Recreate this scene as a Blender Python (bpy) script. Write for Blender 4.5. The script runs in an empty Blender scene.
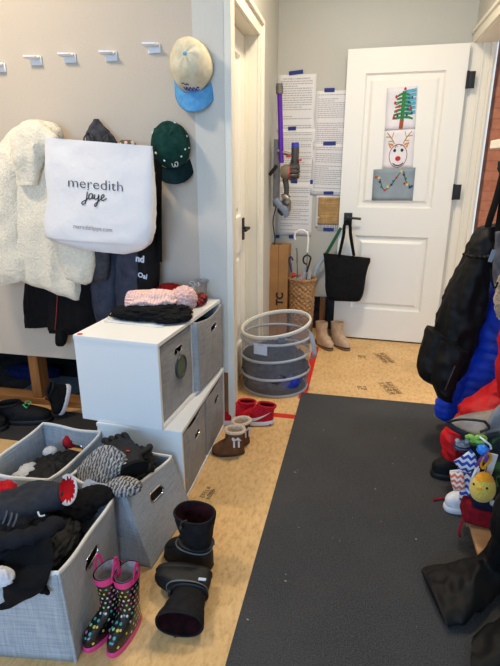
import bpy, bmesh, math, random
from mathutils import Vector, Matrix, Euler, noise
SC = bpy.context.scene
COL = SC.collection
PI = math.pi
V = Vector
rad = math.radians

# ---------------------------------------------------------------- camera numbers (measured from the photograph)
FPX, PITCH, YAW, EYE = 510.0, rad(18.5), rad(12.2), 1.31
CF = V((-math.sin(YAW)*math.cos(PITCH), math.cos(YAW)*math.cos(PITCH), -math.sin(PITCH)))
CR = V((math.cos(YAW), math.sin(YAW), 0))
CU = CR.cross(CF)
CO = V((0, 0, EYE))
def ray(x, y): return CF + CR*((x-250)/FPX) - CU*((y-333)/FPX)
def ay(x, y, Y):
    d = ray(x, y); return CO + d*(Y/d.y)          # point of the plane at depth Y
def az(x, y, z=0.0):
    d = ray(x, y); return CO + d*((z-EYE)/d.z)    # point at height z
def ax(x, y, X):
    d = ray(x, y); return CO + d*(X/d.x)

# ---------------------------------------------------------------- materials
def lin(c): return tuple(((v/255)/12.92 if v/255 <= .04045 else ((v/255+.055)/1.055)**2.4) for v in c) + (1.0,)
def new_mat(name):
    m = bpy.data.materials.new(name); m.use_nodes = True
    nt = m.node_tree; b = nt.nodes['Principled BSDF']
    return m, nt, b
def coords(nt, scale=(1, 1, 1), kind='Object'):
    tc = nt.nodes.new('ShaderNodeTexCoord'); mp = nt.nodes.new('ShaderNodeMapping')
    mp.inputs['Scale'].default_value = scale
    nt.links.new(tc.outputs[kind], mp.inputs['Vector']); return mp.outputs['Vector']
def ntex(nt, vec, scale, detail=4, rough=.55, dist=0):
    n = nt.nodes.new('ShaderNodeTexNoise'); n.inputs['Scale'].default_value = scale
    n.inputs['Detail'].default_value = detail; n.inputs['Roughness'].default_value = rough
    n.inputs['Distortion'].default_value = dist
    nt.links.new(vec, n.inputs['Vector']); return n.outputs['Fac']
def ramp(nt, fac, stops, interp='LINEAR'):
    r = nt.nodes.new('ShaderNodeValToRGB'); r.color_ramp.interpolation = interp
    e = r.color_ramp.elements
    while len(e) < len(stops): e.new(.5)
    for el, (p, c) in zip(e, stops): el.position = p; el.color = lin(c) if len(c) == 3 else c
    nt.links.new(fac, r.inputs['Fac']); return r.outputs['Color']
def mixc(nt, a, b, fac=.5, mode='MIX'):
    m = nt.nodes.new('ShaderNodeMix'); m.data_type = 'RGBA'; m.blend_type = mode
    for s, v in ((6, a), (7, b)):
        if isinstance(v, tuple): m.inputs[s].default_value = lin(v) if len(v) == 3 else v
        else: nt.links.new(v, m.inputs[s])
    if isinstance(fac, (int, float)): m.inputs[0].default_value = fac
    else: nt.links.new(fac, m.inputs[0])
    return m.outputs[2]
def math_n(nt, op, a, b=None):
    m = nt.nodes.new('ShaderNodeMath'); m.operation = op
    for i, v in enumerate((a, b)):
        if v is None: continue
        if isinstance(v, (int, float)): m.inputs[i].default_value = v
        else: nt.links.new(v, m.inputs[i])
    return m.outputs[0]
def bump(nt, b, h, strength=.3, dist=.01):
    n = nt.nodes.new('ShaderNodeBump'); n.inputs['Strength'].default_value = strength
    n.inputs['Distance'].default_value = dist
    nt.links.new(h, n.inputs['Height']); nt.links.new(n.outputs['Normal'], b.inputs['Normal'])
def plain(name, c, rough=.5, metal=0, spec=.5, bscale=0, bstr=.2, bdist=.003, var=0):
    m, nt, b = new_mat(name)
    b.inputs['Base Color'].default_value = lin(c); b.inputs['Roughness'].default_value = rough
    b.inputs['Metallic'].default_value = metal; b.inputs['Specular IOR Level'].default_value = spec
    if bscale or var:
        v = coords(nt)
        f = ntex(nt, v, bscale or 20)
        if bscale: bump(nt, b, f, bstr, bdist)
        if var:
            lo = tuple(max(0, int(k*(1-var))) for k in c); hi = tuple(min(255, int(k*(1+var))) for k in c)
            nt.links.new(ramp(nt, f, [(.3, lo), (.7, hi)]), b.inputs['Base Color'])
    return m
def cloth(name, c, c2=None, scale=60, weave=900, rough=.95, bstr=.35, sheen=0.0, spec=.2):
    """woven cloth: two close tones in soft mottling, fine weave bump"""
    m, nt, b = new_mat(name); v = coords(nt)
    c2 = c2 or tuple(int(k*.78) for k in c)
    f = ntex(nt, v, scale, 5)
    nt.links.new(ramp(nt, f, [(.32, c2), (.66, c)]), b.inputs['Base Color'])
    b.inputs['Roughness'].default_value = rough; b.inputs['Specular IOR Level'].default_value = spec
    b.inputs['Sheen Weight'].default_value = sheen
    bump(nt, b, math_n(nt, 'ADD', ntex(nt, v, weave, 2), math_n(nt, 'MULTIPLY', f, 1.5)), bstr, .002)
    return m
def linen(name, c, c2, stretch=14):
    """slubbed grey linen: long thin streaks both ways"""
    m, nt, b = new_mat(name)
    a = ntex(nt, coords(nt, (stretch, stretch, 320)), 1, 3); d = ntex(nt, coords(nt, (320, 320, stretch)), 1, 3)
    f = math_n(nt, 'MULTIPLY', math_n(nt, 'ADD', a, d), .5)
    nt.links.new(ramp(nt, f, [(.36, c2), (.62, c)]), b.inputs['Base Color'])
    b.inputs['Roughness'].default_value = .95; b.inputs['Specular IOR Level'].default_value = .15
    bump(nt, b, f, .4, .002); return m
def fleece(name, c, c2, scale=120):
    m, nt, b = new_mat(name); v = coords(nt)
    vo = nt.nodes.new('ShaderNodeTexVoronoi'); vo.inputs['Scale'].default_value = scale
    nt.links.new(v, vo.inputs['Vector'])
    n = ntex(nt, v, scale*.5, 4)
    f = math_n(nt, 'ADD', math_n(nt, 'MULTIPLY', vo.outputs['Distance'], .7), math_n(nt, 'MULTIPLY', n, .6))
    nt.links.new(ramp(nt, f, [(.25, c), (.85, c2)]), b.inputs['Base Color'])
    b.inputs['Roughness'].default_value = 1; b.inputs['Specular IOR Level'].default_value = .1
    b.inputs['Sheen Weight'].default_value = .3
    bump(nt, b, f, .6, -.005); return m
def wood(name, c, c2, scale=(60, 60, 3), rough=.6):
    m, nt, b = new_mat(name)
    f = ntex(nt, coords(nt, scale), 1, 6, .6, .6)
    nt.links.new(ramp(nt, f, [(.3, c2), (.7, c)]), b.inputs['Base Color'])
    b.inputs['Roughness'].default_value = rough; bump(nt, b, f, .25, .002); return m

# ---------------------------------------------------------------- mesh builder
MW = {}
class MB:
    def __init__(s): s.v = []; s.f = []; s.m = []; s.mi = 0; s.boxy = False
    def vert(s, p): s.v.append(V(p)); return len(s.v)-1
    def face(s, ids): s.f.append(tuple(ids)); s.m.append(s.mi)
    def quadgrid(s, rows, closed_u=False, closed_v=False):
        n = len(rows[0]); R = len(rows); base = len(s.v)
        for r in rows: s.v.extend(V(p) for p in r)
        for i in range(R if closed_v else R-1):
            for j in range(n if closed_u else n-1):
                i2, j2 = (i+1) % R, (j+1) % n
                s.face((base+i*n+j, base+i*n+j2, base+i2*n+j2, base+i2*n+j))
        return base
    def fan(s, ring, c, flip=False):
        k = s.vert(c); n = len(ring)
        for j in range(n):
            a, b = ring[j], ring[(j+1) % n]
            s.face((k, b, a) if flip else (k, a, b))
    def box(s, c, size, M=None, bev=0.0, seg=2):
        s.boxy = True; bm = bmesh.new(); bmesh.ops.create_cube(bm, size=1)
        for v in bm.verts: v.co = V((v.co.x*size[0], v.co.y*size[1], v.co.z*size[2]))
        if bev: bmesh.ops.bevel(bm, geom=list(bm.edges), offset=bev, segments=seg, affect='EDGES', profile=.5)
        s.add(bm, (Matrix.Translation(V(c)) @ (M or Matrix.Identity(4)))); return s
    def add(s, bm, M=None):
        base = len(s.v); bm.verts.index_update()
        for v in bm.verts: s.v.append((M @ v.co) if M else v.co.copy())
        for f in bm.faces: s.face([base+v.index for v in f.verts])
        bm.free()
    def ico(s, c, r, sub=3, scale=(1, 1, 1), fn=None):
        bm = bmesh.new(); bmesh.ops.create_icosphere(bm, subdivisions=sub, radius=1)
        for v in bm.verts:
            p = v.co.copy(); k = r*(fn(p) if fn else 1)
            v.co = V((p.x*k*scale[0], p.y*k*scale[1], p.z*k*scale[2]))
        s.add(bm, Matrix.Translation(V(c))); return s
    def prism(s, pts, d):
        """closed polygon pts (list of Vectors) pushed along vector d"""
        d = V(d); a = [s.vert(p) for p in pts]; b = [s.vert(V(p)+d) for p in pts]; n = len(pts)
        s.face(a[::-1]); s.face(b)
        for j in range(n): s.face((a[j], a[(j+1) % n], b[(j+1) % n], b[j]))
        return s
    def tube(s, path, r, n=10, closed=False, flat=1.0, caps=True, up=None):
        P = [V(p) for p in path]; N = len(P)
        rr = r if isinstance(r, (list, tuple)) else [r]*N
        rows = []; prev = None
        for i in range(N):
            a = P[(i-1) % N] if (closed or i) else P[i]; b = P[(i+1) % N] if (closed or i < N-1) else P[i]
            t = (b-a).normalized()
            if prev is None:
                ref = V(up) if up else (V((0, 0, 1)) if abs(t.z) < .9 else V((1, 0, 0)))
                nrm = (ref - t*ref.dot(t)).normalized()
            else: nrm = (prev - t*prev.dot(t)).normalized()
            prev = nrm; bn = t.cross(nrm)
            rows.append([P[i] + nrm*(rr[i]*flat*math.cos(2*PI*k/n)) + bn*(rr[i]*math.sin(2*PI*k/n)) for k in range(n)])
        base = s.quadgrid(rows, True, closed)
        if caps and not closed:
            s.face([base+k for k in range(n)][::-1]); s.face([base+(N-1)*n+k for k in range(n)])
        return s
    def lathe(s, prof, c=(0, 0, 0), n=32, fn=None):
        rows = []
        for r, z in prof:
            rows.append([V((c[0]+r*(fn(2*PI*k/n, z) if fn else 1)*math.cos(2*PI*k/n), c[1]+r*(fn(2*PI*k/n, z) if fn else 1)*math.sin(2*PI*k/n), c[2]+z)) for k in range(n)])
        s.quadgrid(rows, True); return s
    def loft(s, secs, nu=40, sub=6, disp=None, cap=(True, True), e=1.0):
        """secs: (centre, half width vector, half depth vector[, exponent]); smooth along the list"""
        S = []
        for q in secs:
            ex = q[3] if len(q) > 3 else e
            S.append((V(q[0]), V(q[1]), V(q[2]), ex))
        rows = []
        for i in range(len(S)-1):
            p0, p1, p2, p3 = S[max(i-1, 0)], S[i], S[i+1], S[min(i+2, len(S)-1)]
            for k in range(sub + (1 if i == len(S)-2 else 0)):
                t = k/sub
                def cr(a, b, c, d): return .5*((2*b)+(c-a)*t+(2*a-5*b+4*c-d)*t*t+(3*b-a-3*c+d)*t**3)
                c, u, w, ex = (cr(p0[j], p1[j], p2[j], p3[j]) for j in range(4))
                row = []
                for a in range(nu):
                    th = 2*PI*a/nu; cs, sn = math.cos(th), math.sin(th)
                    p = c + u*math.copysign(abs(cs)**ex, cs) + w*math.copysign(abs(sn)**ex, sn)
                    if disp:
                        o = (u*cs/max(u.length, 1e-4)**1 + w*sn/max(w.length, 1e-4)**1)
                        o = o.normalized() if o.length > 1e-6 else V((0, 0, 0))
                        p = p + o*disp(p, th, (i+t)/(len(S)-1))
                    row.append(p)
                rows.append(row)
        base = s.quadgrid(rows, True); R = len(rows)
        if cap[0]: s.fan(list(range(base, base+nu)), sum(rows[0], V((0, 0, 0)))/nu, True)
        if cap[1]: s.fan(list(range(base+(R-1)*nu, base+R*nu)), sum(rows[-1], V((0, 0, 0)))/nu)
        return s
    def shift(s, fn, start=0):
        for i in range(start, len(s.v)): s.v[i] = V(fn(s.v[i]))
        return s
    def build(s, name, mats, parent=None, world=True, loc=None, rot=None, smooth=35, thick=0, subsurf=0, weld=0):
        me = bpy.data.meshes.new(name)
        o = bpy.data.objects.new(name, me); COL.objects.link(o)
        M = Matrix.Identity(4)
        if parent is not None: M = MW[parent.name]; o.parent = parent
        elif loc is not None:
            M = Matrix.LocRotScale(V(loc), Euler(rot or (0, 0, 0)), V((1, 1, 1)))
            o.location = loc; o.rotation_euler = rot or (0, 0, 0)
        MW[o.name] = M
        inv = M.inverted() if world else Matrix.Identity(4)
        me.from_pydata([inv @ v for v in s.v], [], s.f)
        mats = mats if isinstance(mats, (list, tuple)) else [mats]
        for m in mats: me.materials.append(m)
        if len(mats) > 1: me.polygons.foreach_set('material_index', s.m)
        bm = bmesh.new(); bm.from_mesh(me)
        if weld: bmesh.ops.remove_doubles(bm, verts=bm.verts, dist=weld)
        bmesh.ops.recalc_face_normals(bm, faces=bm.faces); bm.to_mesh(me); bm.free()
        if smooth:
            me.polygons.foreach_set('use_smooth', [True]*len(me.polygons)); me.set_sharp_from_angle(angle=rad(smooth))
        if s.boxy and smooth:
            md = o.modifiers.new('weighted', 'WEIGHTED_NORMAL'); md.keep_sharp = True; md.weight = 100
        if thick:
            md = o.modifiers.new('thickness', 'SOLIDIFY'); md.thickness = thick; md.offset = 0
        if subsurf:
            md = o.modifiers.new('smooth', 'SUBSURF'); md.levels = md.render_levels = subsurf
        return o
def tag(o, label, cat, group=None, kind=None):
    o['label'] = label; o['category'] = cat
    if group: o['group'] = group
    if kind: o['kind'] = kind
    return o
def root(name, label, cat, loc=(0, 0, 0), rot=(0, 0, 0), group=None):
    o = bpy.data.objects.new(name, None); COL.objects.link(o)
    o.location = loc; o.rotation_euler = rot; o.empty_display_size = .05
    MW[o.name] = Matrix.LocRotScale(V(loc), Euler(rot), V((1, 1, 1)))
    return tag(o, label, cat, group)
def struct(name, mb, m, parent=None, **k):
    o = mb.build(name, m, parent, **k)
    if parent is None: o['kind'] = 'structure'
    return o
def dup(r, loc, rot, label, group=None):
    c = r.copy(); COL.objects.link(c); c.location = loc; c.rotation_euler = rot; c['label'] = label
    if group: c['group'] = group
    for ch in list(r.children):
        d = ch.copy(); COL.objects.link(d); d.parent = c
        for g in list(ch.children):
            e = g.copy(); COL.objects.link(e); e.parent = d
    return c
_dg = None
def text_mesh(s, size, weight=0.0, align='CENTER', space=1.0):
    """the outlines of a line of lettering as (verts, faces) in the XY plane"""
    cu = bpy.data.curves.new('lettering', 'FONT'); cu.body = s; cu.size = size; cu.align_x = align
    cu.offset = weight; cu.space_character = space; cu.resolution_u = 3
    ob = bpy.data.objects.new('lettering', cu); COL.objects.link(ob)
    dg = bpy.context.evaluated_depsgraph_get()
    me = bpy.data.meshes.new_from_object(ob.evaluated_get(dg))
    vs = [v.co.copy() for v in me.vertices]; fs = [tuple(p.vertices) for p in me.polygons]
    bpy.data.objects.remove(ob); bpy.data.curves.remove(cu); bpy.data.meshes.remove(me)
    return vs, fs
def put_text(mb, s, size, fn, weight=0.0, align='CENTER', space=1.0):
    vs, fs = text_mesh(s, size, weight, align, space); b = len(mb.v)
    mb.v.extend(V(fn(v.x, v.y)) for v in vs)
    for f in fs: mb.face([b+i for i in f])
def ribbon(mb, pts, w, fn):
    """flat stroke of width w through 2-D pts, mapped to the surface by fn(x, y)"""
    P = [V((p[0], p[1])) for p in pts]; L = []; Rr = []
    for i, p in enumerate(P):
        a, b = P[max(i-1, 0)], P[min(i+1, len(P)-1)]; t = (b-a).normalized(); n = V((-t.y, t.x))*(w/2)
        L.append(mb.vert(fn(*(p+n)))); Rr.append(mb.vert(fn(*(p-n))))
    for i in range(len(P)-1): mb.face((L[i], L[i+1], Rr[i+1], Rr[i]))
def spline(pts, n=8):
    P = [V(p) for p in pts]; out = []
    for i in range(len(P)-1):
        a, b, c, d = P[max(i-1, 0)], P[i], P[i+1], P[min(i+2, len(P)-1)]
        for k in range(n):
            t = k/n; out.append(.5*((2*b)+(c-a)*t+(2*a-5*b+4*c-d)*t*t+(3*b-a-3*c+d)*t**3))
    out.append(P[-1]); return out
def sabs(v): return math.sqrt(v*v+.0025)
def crease(p, f, seed=0.0): return 1-2*sabs(noise.noise(V((p.x*f[0]+seed, p.y*f[1]+seed*1.7, p.z*f[2]-seed))))
def folds(amp=.01, f=(14, 14, 3.5), seed=1.0, fine=.35):
    """long hanging folds, steeper along the fall of the cloth"""
    def d(p, th, t): return amp*(crease(p, f, seed)-.35) + amp*fine*noise.noise(p*38+V((seed, 0, 0)))
    return d
def crumple(mb, c, r, seed, amp=.22, freq=3.2, nu=84, nv=42, rot=0.0, flat=-.55):
    """a crumpled heap of cloth: rounded lump with creased ridges, flattened below"""
    c = V(c); rows = []
    for i in range(nv+1):
        ph = -PI/2 + PI*i/nv; row = []
        for j in range(nu):
            th = 2*PI*j/nu
            d = V((math.cos(ph)*math.cos(th), math.cos(ph)*math.sin(th), math.sin(ph)))
            q = d*freq + V((seed*3.1, seed*1.3, -seed))
            q2 = q + V((noise.noise(q*1.3), noise.noise(q*1.3+V((5, 5, 5))), noise.noise(q*1.3+V((9, 2, 4)))))*.9
            k = 1 + amp*(1.2-2.6*sabs(noise.noise(q2))) + amp*.30*(1-2.4*sabs(noise.noise(q2*2.1))) + amp*.12*noise.noise(q*9)
            z = d.z if d.z > flat else flat+(d.z-flat)*.15
            x, y = d.x*r[0]*k, d.y*r[1]*k
            row.append(c + V((x*math.cos(rot)-y*math.sin(rot), x*math.sin(rot)+y*math.cos(rot), z*r[2]*(k if d.z > 0 else 1))))
        rows.append(row)
    mb.quadgrid(rows, True); return mb
def lump(name, label, cat, m, c, r, seed, group=None, **k):
    mb = MB(); crumple(mb, c, r, seed, **k)
    return tag(mb.build(name, m, loc=(c[0], c[1], c[2]-r[2]*.55), smooth=180, weld=1e-4), label, cat, group)
# ---------------------------------------------------------------- shared materials
M = {}
M['paint'] = plain('greige_wall_paint', (204, 190, 172), .75, bscale=220, bstr=.08, bdist=.001, var=.02)
M['paint_back'] = plain('back_wall_paint', (196, 194, 184), .75, bscale=220, bstr=.08, bdist=.001, var=.02)
M['primer'] = plain('pale_primer', (216, 211, 200), .7, bscale=120, bstr=.08, bdist=.001, var=.012)
M['ceiling'] = plain('ceiling_white', (235, 233, 228), .9)
M['trim'] = plain('cream_trim_paint', (236, 230, 214), .42)
M['door'] = plain('door_paint', (238, 234, 223), .4)
M['black_metal'] = plain('black_metal', (12, 12, 12), .5, spec=.5)
M['chrome'] = plain('chrome', (190, 190, 192), .22, 1.0)
M['white_plastic'] = plain('white_plastic', (240, 240, 240), .35)
M['melamine'] = plain('white_melamine', (238, 238, 236), .38)
M['stud'] = wood('stud_pine', (176, 118, 62), (128, 78, 36), (40, 40, 4))
M['plate'] = wood('plate_pine', (172, 124, 76), (128, 84, 46), (4, 40, 40))
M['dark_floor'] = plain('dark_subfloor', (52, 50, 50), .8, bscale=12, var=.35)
M['black'] = cloth('black_cloth', (17, 17, 19), (9, 9, 11))
M['black_shell'] = cloth('black_nylon', (19, 19, 21), (11, 11, 13), 30, 500, .62, .3, spec=.3)
M['rubber'] = plain('black_rubber', (15, 15, 16), .6, bscale=60, bstr=.15)
M['paper'] = plain('white_paper', (232, 230, 230), .85)
M['tape'] = plain('blue_painter_tape', (32, 52, 128), .7)

def floor_mat():
    m, nt, b = new_mat('kraft_floor_board'); v = coords(nt)
    chips = nt.nodes.new('ShaderNodeTexVoronoi'); chips.inputs['Scale'].default_value = 34; chips.inputs['Randomness'].default_value = 1
    v2 = coords(nt, (1, .45, 1)); nt.links.new(v2, chips.inputs['Vector'])
    base = ramp(nt, ntex(nt, v, 3.2, 6, .6, .4), [(.3, (196, 154, 100)), (.52, (222, 180, 122)), (.75, (234, 198, 144))])
    flake = ramp(nt, ntex(nt, v2, 60, 5, .7, .3), [(.36, (176, 132, 80)), (.5, (222, 180, 120)), (.7, (238, 202, 148))])
    c = mixc(nt, base, flake, .5)
    st = ramp(nt, ntex(nt, v, 1.7, 4, .7), [(.56, (0, 0, 0)), (.78, (255, 255, 255))])
    c = mixc(nt, c, (140, 106, 68), math_n(nt, 'MULTIPLY', st, .38))
    nt.links.new(c, b.inputs['Base Color']); b.inputs['Roughness'].default_value = .62
    b.inputs['Specular IOR Level'].default_value = .35
    bump(nt, b, ntex(nt, v, 60, 4), .12, .002); return m
M['floor'] = floor_mat()
def mat_carpet():
    m, nt, b = new_mat('charcoal_ribbed_carpet'); v = coords(nt)
    n = ntex(nt, v, 260, 3, .7)
    c = ramp(nt, n, [(.3, (40, 40, 41)), (.7, (90, 90, 91))])
    c = mixc(nt, c, (86, 84, 82), math_n(nt, 'MULTIPLY', ramp(nt, ntex(nt, v, 2.6, 4), [(.45, (0, 0, 0)), (.75, (255, 255, 255))]), .45))
    lint = ramp(nt, ntex(nt, v, 75, 1, .4), [(.80, (0, 0, 0)), (.83, (255, 255, 255))])
    c = mixc(nt, c, (190, 190, 188), math_n(nt, 'MULTIPLY', lint, .6))
    nt.links.new(c, b.inputs['Base Color']); b.inputs['Roughness'].default_value = 1; b.inputs['Specular IOR Level'].default_value = .1
    bump(nt, b, n, .7, .004); return m
M['carpet'] = mat_carpet()
def brick_mat():
    m, nt, b = new_mat('red_brick')
    tc = nt.nodes.new('ShaderNodeTexCoord'); sp = nt.nodes.new('ShaderNodeSeparateXYZ'); cb = nt.nodes.new('ShaderNodeCombineXYZ')
    nt.links.new(tc.outputs['Object'], sp.inputs[0]); nt.links.new(sp.outputs['X'], cb.inputs['X']); nt.links.new(sp.outputs['Z'], cb.inputs['Y'])
    br = nt.nodes.new('ShaderNodeTexBrick'); br.inputs['Scale'].default_value = 1
    br.inputs['Brick Width'].default_value = .2; br.inputs['Row Height'].default_value = .066; br.inputs['Mortar Size'].default_value = .005
    br.inputs['Color1'].default_value = lin((186, 122, 94)); br.inputs['Color2'].default_value = lin((172, 104, 78)); br.inputs['Mortar'].default_value = lin((150, 92, 68))
    nt.links.new(cb.outputs[0], br.inputs['Vector'])
    c = mixc(nt, br.outputs['Color'], ramp(nt, ntex(nt, coords(nt), 30, 5), [(.3, (160, 96, 72)), (.7, (206, 146, 116))]), .35)
    nt.links.new(c, b.inputs['Base Color']); b.inputs['Roughness'].default_value = .9
    bump(nt, b, br.outputs['Fac'], -.4, .006); return m
M['brick'] = brick_mat()

# ---------------------------------------------------------------- the room
YH, XL, YB, XR, CZ = 2.31, -.61, 3.96, .635, 2.70      # hook wall, corridor wall, back wall, right wall, ceiling
def lean(p):                                            # the corridor wall runs a touch off square
    return V((p.x - (p.y-YH)*.0274, p.y, p.z))
struct('floor', MB().box((-.3, 1.0, -.05), (7.4, 7.2, .1)), M['floor'], smooth=0)
struct('ceiling', MB().box((-.3, 1.0, CZ+.05), (7.4, 7.2, .1)), M['ceiling'], smooth=0)
CUT = .30                                               # the wallboard is cut away below this height
w = MB(); w.box((-2.16, YH+.008, (CUT+CZ)/2), (3.08, .016, CZ-CUT)); w.box((-2.16, YH+.108, (CUT+CZ)/2), (3.08, .016, CZ-CUT))
struct('wall_middle', w, M['paint'], smooth=0)
struct('wall_middle_edge', MB().box((-.678, YH+.054, (CUT+CZ)/2), (.134, .112, CZ-CUT)), M['primer'], smooth=0)
struct('trim_sill_plate', MB().box((-2.2, YH+.054, .019), (3.1, .095, .038), bev=.003), M['plate'], smooth=0)
g = MB().box((ay(36, 380, 2.33).x, YH+.056, .17), (.058, .085, .262), bev=.003)
struct('trim_wall_stud', g, M['stud'], smooth=0)
g = MB().box((-.642, YH+.056, .15), (.06, .10, .30), bev=.003)
struct('trim_corner_stud', g, M['stud'], smooth=0)
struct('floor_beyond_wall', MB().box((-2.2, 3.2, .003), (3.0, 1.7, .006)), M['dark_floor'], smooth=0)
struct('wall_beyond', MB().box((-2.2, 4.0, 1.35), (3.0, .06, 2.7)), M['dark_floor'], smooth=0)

# corridor wall with the closed inner door
D0, D1, DH = 2.45, 3.115, 1.975
w = MB(); w.box((XL-.05, (YH+.112+D0)/2, CZ/2), (.10, D0-YH-.112, CZ)); w.box((XL-.05, (D1+YB)/2+.03, CZ/2), (.10, YB-D1+.06, CZ))
w.box((XL-.05, (D0+D1)/2, (DH+CZ)/2), (.10, D1-D0, CZ-DH))
w.shift(lean); struct('wall_left', w, M['paint_back'], smooth=0)
w = MB()
for ya, yb in ((YH+.003, D0), (D1, D1+.085)):
    w.box((XL+.008, (ya+yb)/2, DH/2), (.016, yb-ya, DH), bev=.003)
    w.box((XL+.013, ya+.010 if ya < D0-.01 else yb-.010, (DH+.0855)/2), (.034, .026, DH+.0855), bev=.004)
w.box((XL+.008, (YH+.003+D1+.085)/2, DH+.042), (.016, D1+.082-YH, .085), bev=.003)
w.box((XL+.0125, (YH+.003+D1+.085)/2, DH+.0745), (.034, D1+.084-YH, .025), bev=.004)
w.box((XL-.06, D1+.006, DH/2), (.118, .014, DH)); w.box((XL-.06, D0-.006, DH/2), (.118, .014, DH)); w.box((XL-.06, (D0+D1)/2, DH+.006), (.118, D1-D0, .014))
w.box((XL-.072, D1-.008, DH/2), (.03, .014, DH), bev=.003)
w.shift(lean); struct('trim_1', w, M['trim'])
def panel_door(mb, W, H, T, panels, axis):
    """slab with raised-and-fielded panels on both faces; axis maps (u across, z, t through) to the room"""
    def add(u0, u1, z0, z1, t0, t1, bev=0):
        b = MB(); b.box(((u0+u1)/2, (z0+z1)/2, (t0+t1)/2), (u1-u0, z1-z0, t1-t0), bev=bev)
        s = len(mb.v)
        mb.v.extend(axis(v.x, v.y, v.z) for v in b.v)
        for f in b.f: mb.face([s+i for i in f])
    us = [0]+sorted({k for p in panels for k in p[:2]})+[W]
    zs = [0]+sorted({k for p in panels for k in p[2:]})+[H]
    for i in range(len(us)-1):
        for j in range(len(zs)-1):
            if not any(abs(us[i]-p[0]) < 1e-4 and abs(zs[j]-p[2]) < 1e-4 for p in panels): add(us[i], us[i+1], zs[j], zs[j+1], 0, T)
    for u0, u1, z0, z1 in panels:
        for sgn, t in ((1, T), (-1, 0)):
            def fr(k, d): return [axis(u0+k, z0+k, t-sgn*d), axis(u1-k, z0+k, t-sgn*d), axis(u1-k, z1-k, t-sgn*d), axis(u0+k, z1-k, t-sgn*d)]
            rows = [fr(0, 0), fr(.004, .006), fr(.012, .014), fr(.026, .015), fr(.034, .014), fr(.052, .003)]
            b = mb.quadgrid(rows, True); mb.face([b+20+i for i in range(4)])
dr = MB()
W1 = D1-D0-.01
panel_door(dr, W1, DH-.012, .035, [(.11, W1-.11, .22, .80), (.11, W1-.11, 1.0, DH-.13)], lambda u, z, t: V((XL-.108+t, D0+.005+u, z+.008)))
dr.shift(lean); door1 = struct('door_1', dr, M['door'], smooth=12)
h = MB(); hy, hz = D1-.075, .935
h.box((XL-.069, hy, hz-.005), (.010, .042, .13), bev=.003); h.tube([(XL-.064, hy, hz), (XL-.03, hy, hz)], .009, 12)
h.tube(spline([(XL-.034, hy+.004, hz), (XL-.03, hy-.05, hz+.002), (XL-.034, hy-.105, hz-.002)]), .0085, 10)
h.shift(lean); h.build('door_handle', M['black_metal'], door1)

# back wall, cut away near the floor like the hook wall
w = MB(); w.box((0, YB+.008, (CUT+CZ)/2), (1.36, .016, CZ-CUT)); struct('wall_back', w, M['paint_back'], smooth=0)
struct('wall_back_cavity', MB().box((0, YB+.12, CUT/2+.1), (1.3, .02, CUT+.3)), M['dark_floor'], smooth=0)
g = MB().box((ay(322, 320, YB+.03).x, YB+.05, CUT/2+.05), (.045, .085, CUT+.1), bev=.003); struct('trim_back_stud', g, M['stud'], smooth=0)
# right wall with the outer doorway
O0, O1, OH = 2.62, 3.88, 2.035
w = MB(); w.box((XR+.21, (O0-2.6)/2, CZ/2), (.12, O0+2.6, CZ)); w.box((XR+.10, O0-.02, CZ/2), (.20, .04, CZ)); w.box((XR+.06, (O1+YB+.1)/2, CZ/2), (.12, YB+.1-O1, CZ)); w.box((XR+.06, (O0+O1)/2, (OH+CZ)/2), (.12, O1-O0, CZ-OH))
struct('wall_right', w, M['paint_back'], smooth=0)
w = MB()
w.box((XR-.008, (O0+O1)/2+.025, OH+.04), (.016, O1-O0+.09, .08), bev=.003); w.box((XR-.014, (O0+O1)/2+.025, OH+.068), (.028, O1-O0+.09, .022), bev=.004)
w.box((XR-.008, O1+.032, OH/2), (.016, .066, OH), bev=.003); w.box((XR-.008, O0-.018, OH/2), (.016, .036, OH), bev=.003)
w.box((XR-.019, O1+.036, OH/2), (.036, .06, OH)); w.box((XR+.06, O1+.004, OH/2), (.13, .02, OH)); w.box((XR+.045, O1-.010, OH/2), (.012, .016, OH), bev=.003); w.box((XR+.10, O1-.012, OH/2), (.018, .022, OH), bev=.003)
w.box((XR+.06, O0-.004, OH/2), (.13, .02, OH)); w.box((XR+.06, (O0+O1)/2, OH+.004), (.13, O1-O0, .02)); w.box((XR+.07, (O0+O1)/2, .012), (.15, O1-O0, .024))
struct('trim_2', w, M['trim'])
w = MB().box((1.65, 3.98, 1.3), (1.70, .12, 2.8)); struct('wall_exterior_brick', w, M['brick'], smooth=0)
struct('ground_outside', MB().box((2.2, 3.0, -.12), (2.9, 3.2, .1)), plain('outdoor_concrete', (170, 165, 158), .9, bscale=30, var=.08), smooth=0)
# the rest of the room behind and beside the camera: big window behind, plain walls
w = MB()
for x0, x1, z0, z1 in ((-3.7, -1.9, 0, CZ), (.5, .75, 0, CZ), (-1.9, .5, 0, .75), (-1.9, .5, 2.25, CZ)): w.box(((x0+x1)/2, -2.5, (z0+z1)/2), (x1-x0, .12, z1-z0))
struct('wall_front', w, M['paint'], smooth=0)
struct('wall_west', MB().box((-3.7, .9, CZ/2), (.12, 6.9, CZ)), M['paint'], smooth=0)
w = MB()
for x in (-1.87, -.7, .47): w.box((x, -2.46, 1.5), (.06, .06, 1.5))
for z in (.78, 2.22): w.box((-.7, -2.46, z), (2.4, .06, .06))
struct('window_1', w, M['trim'])

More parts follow.
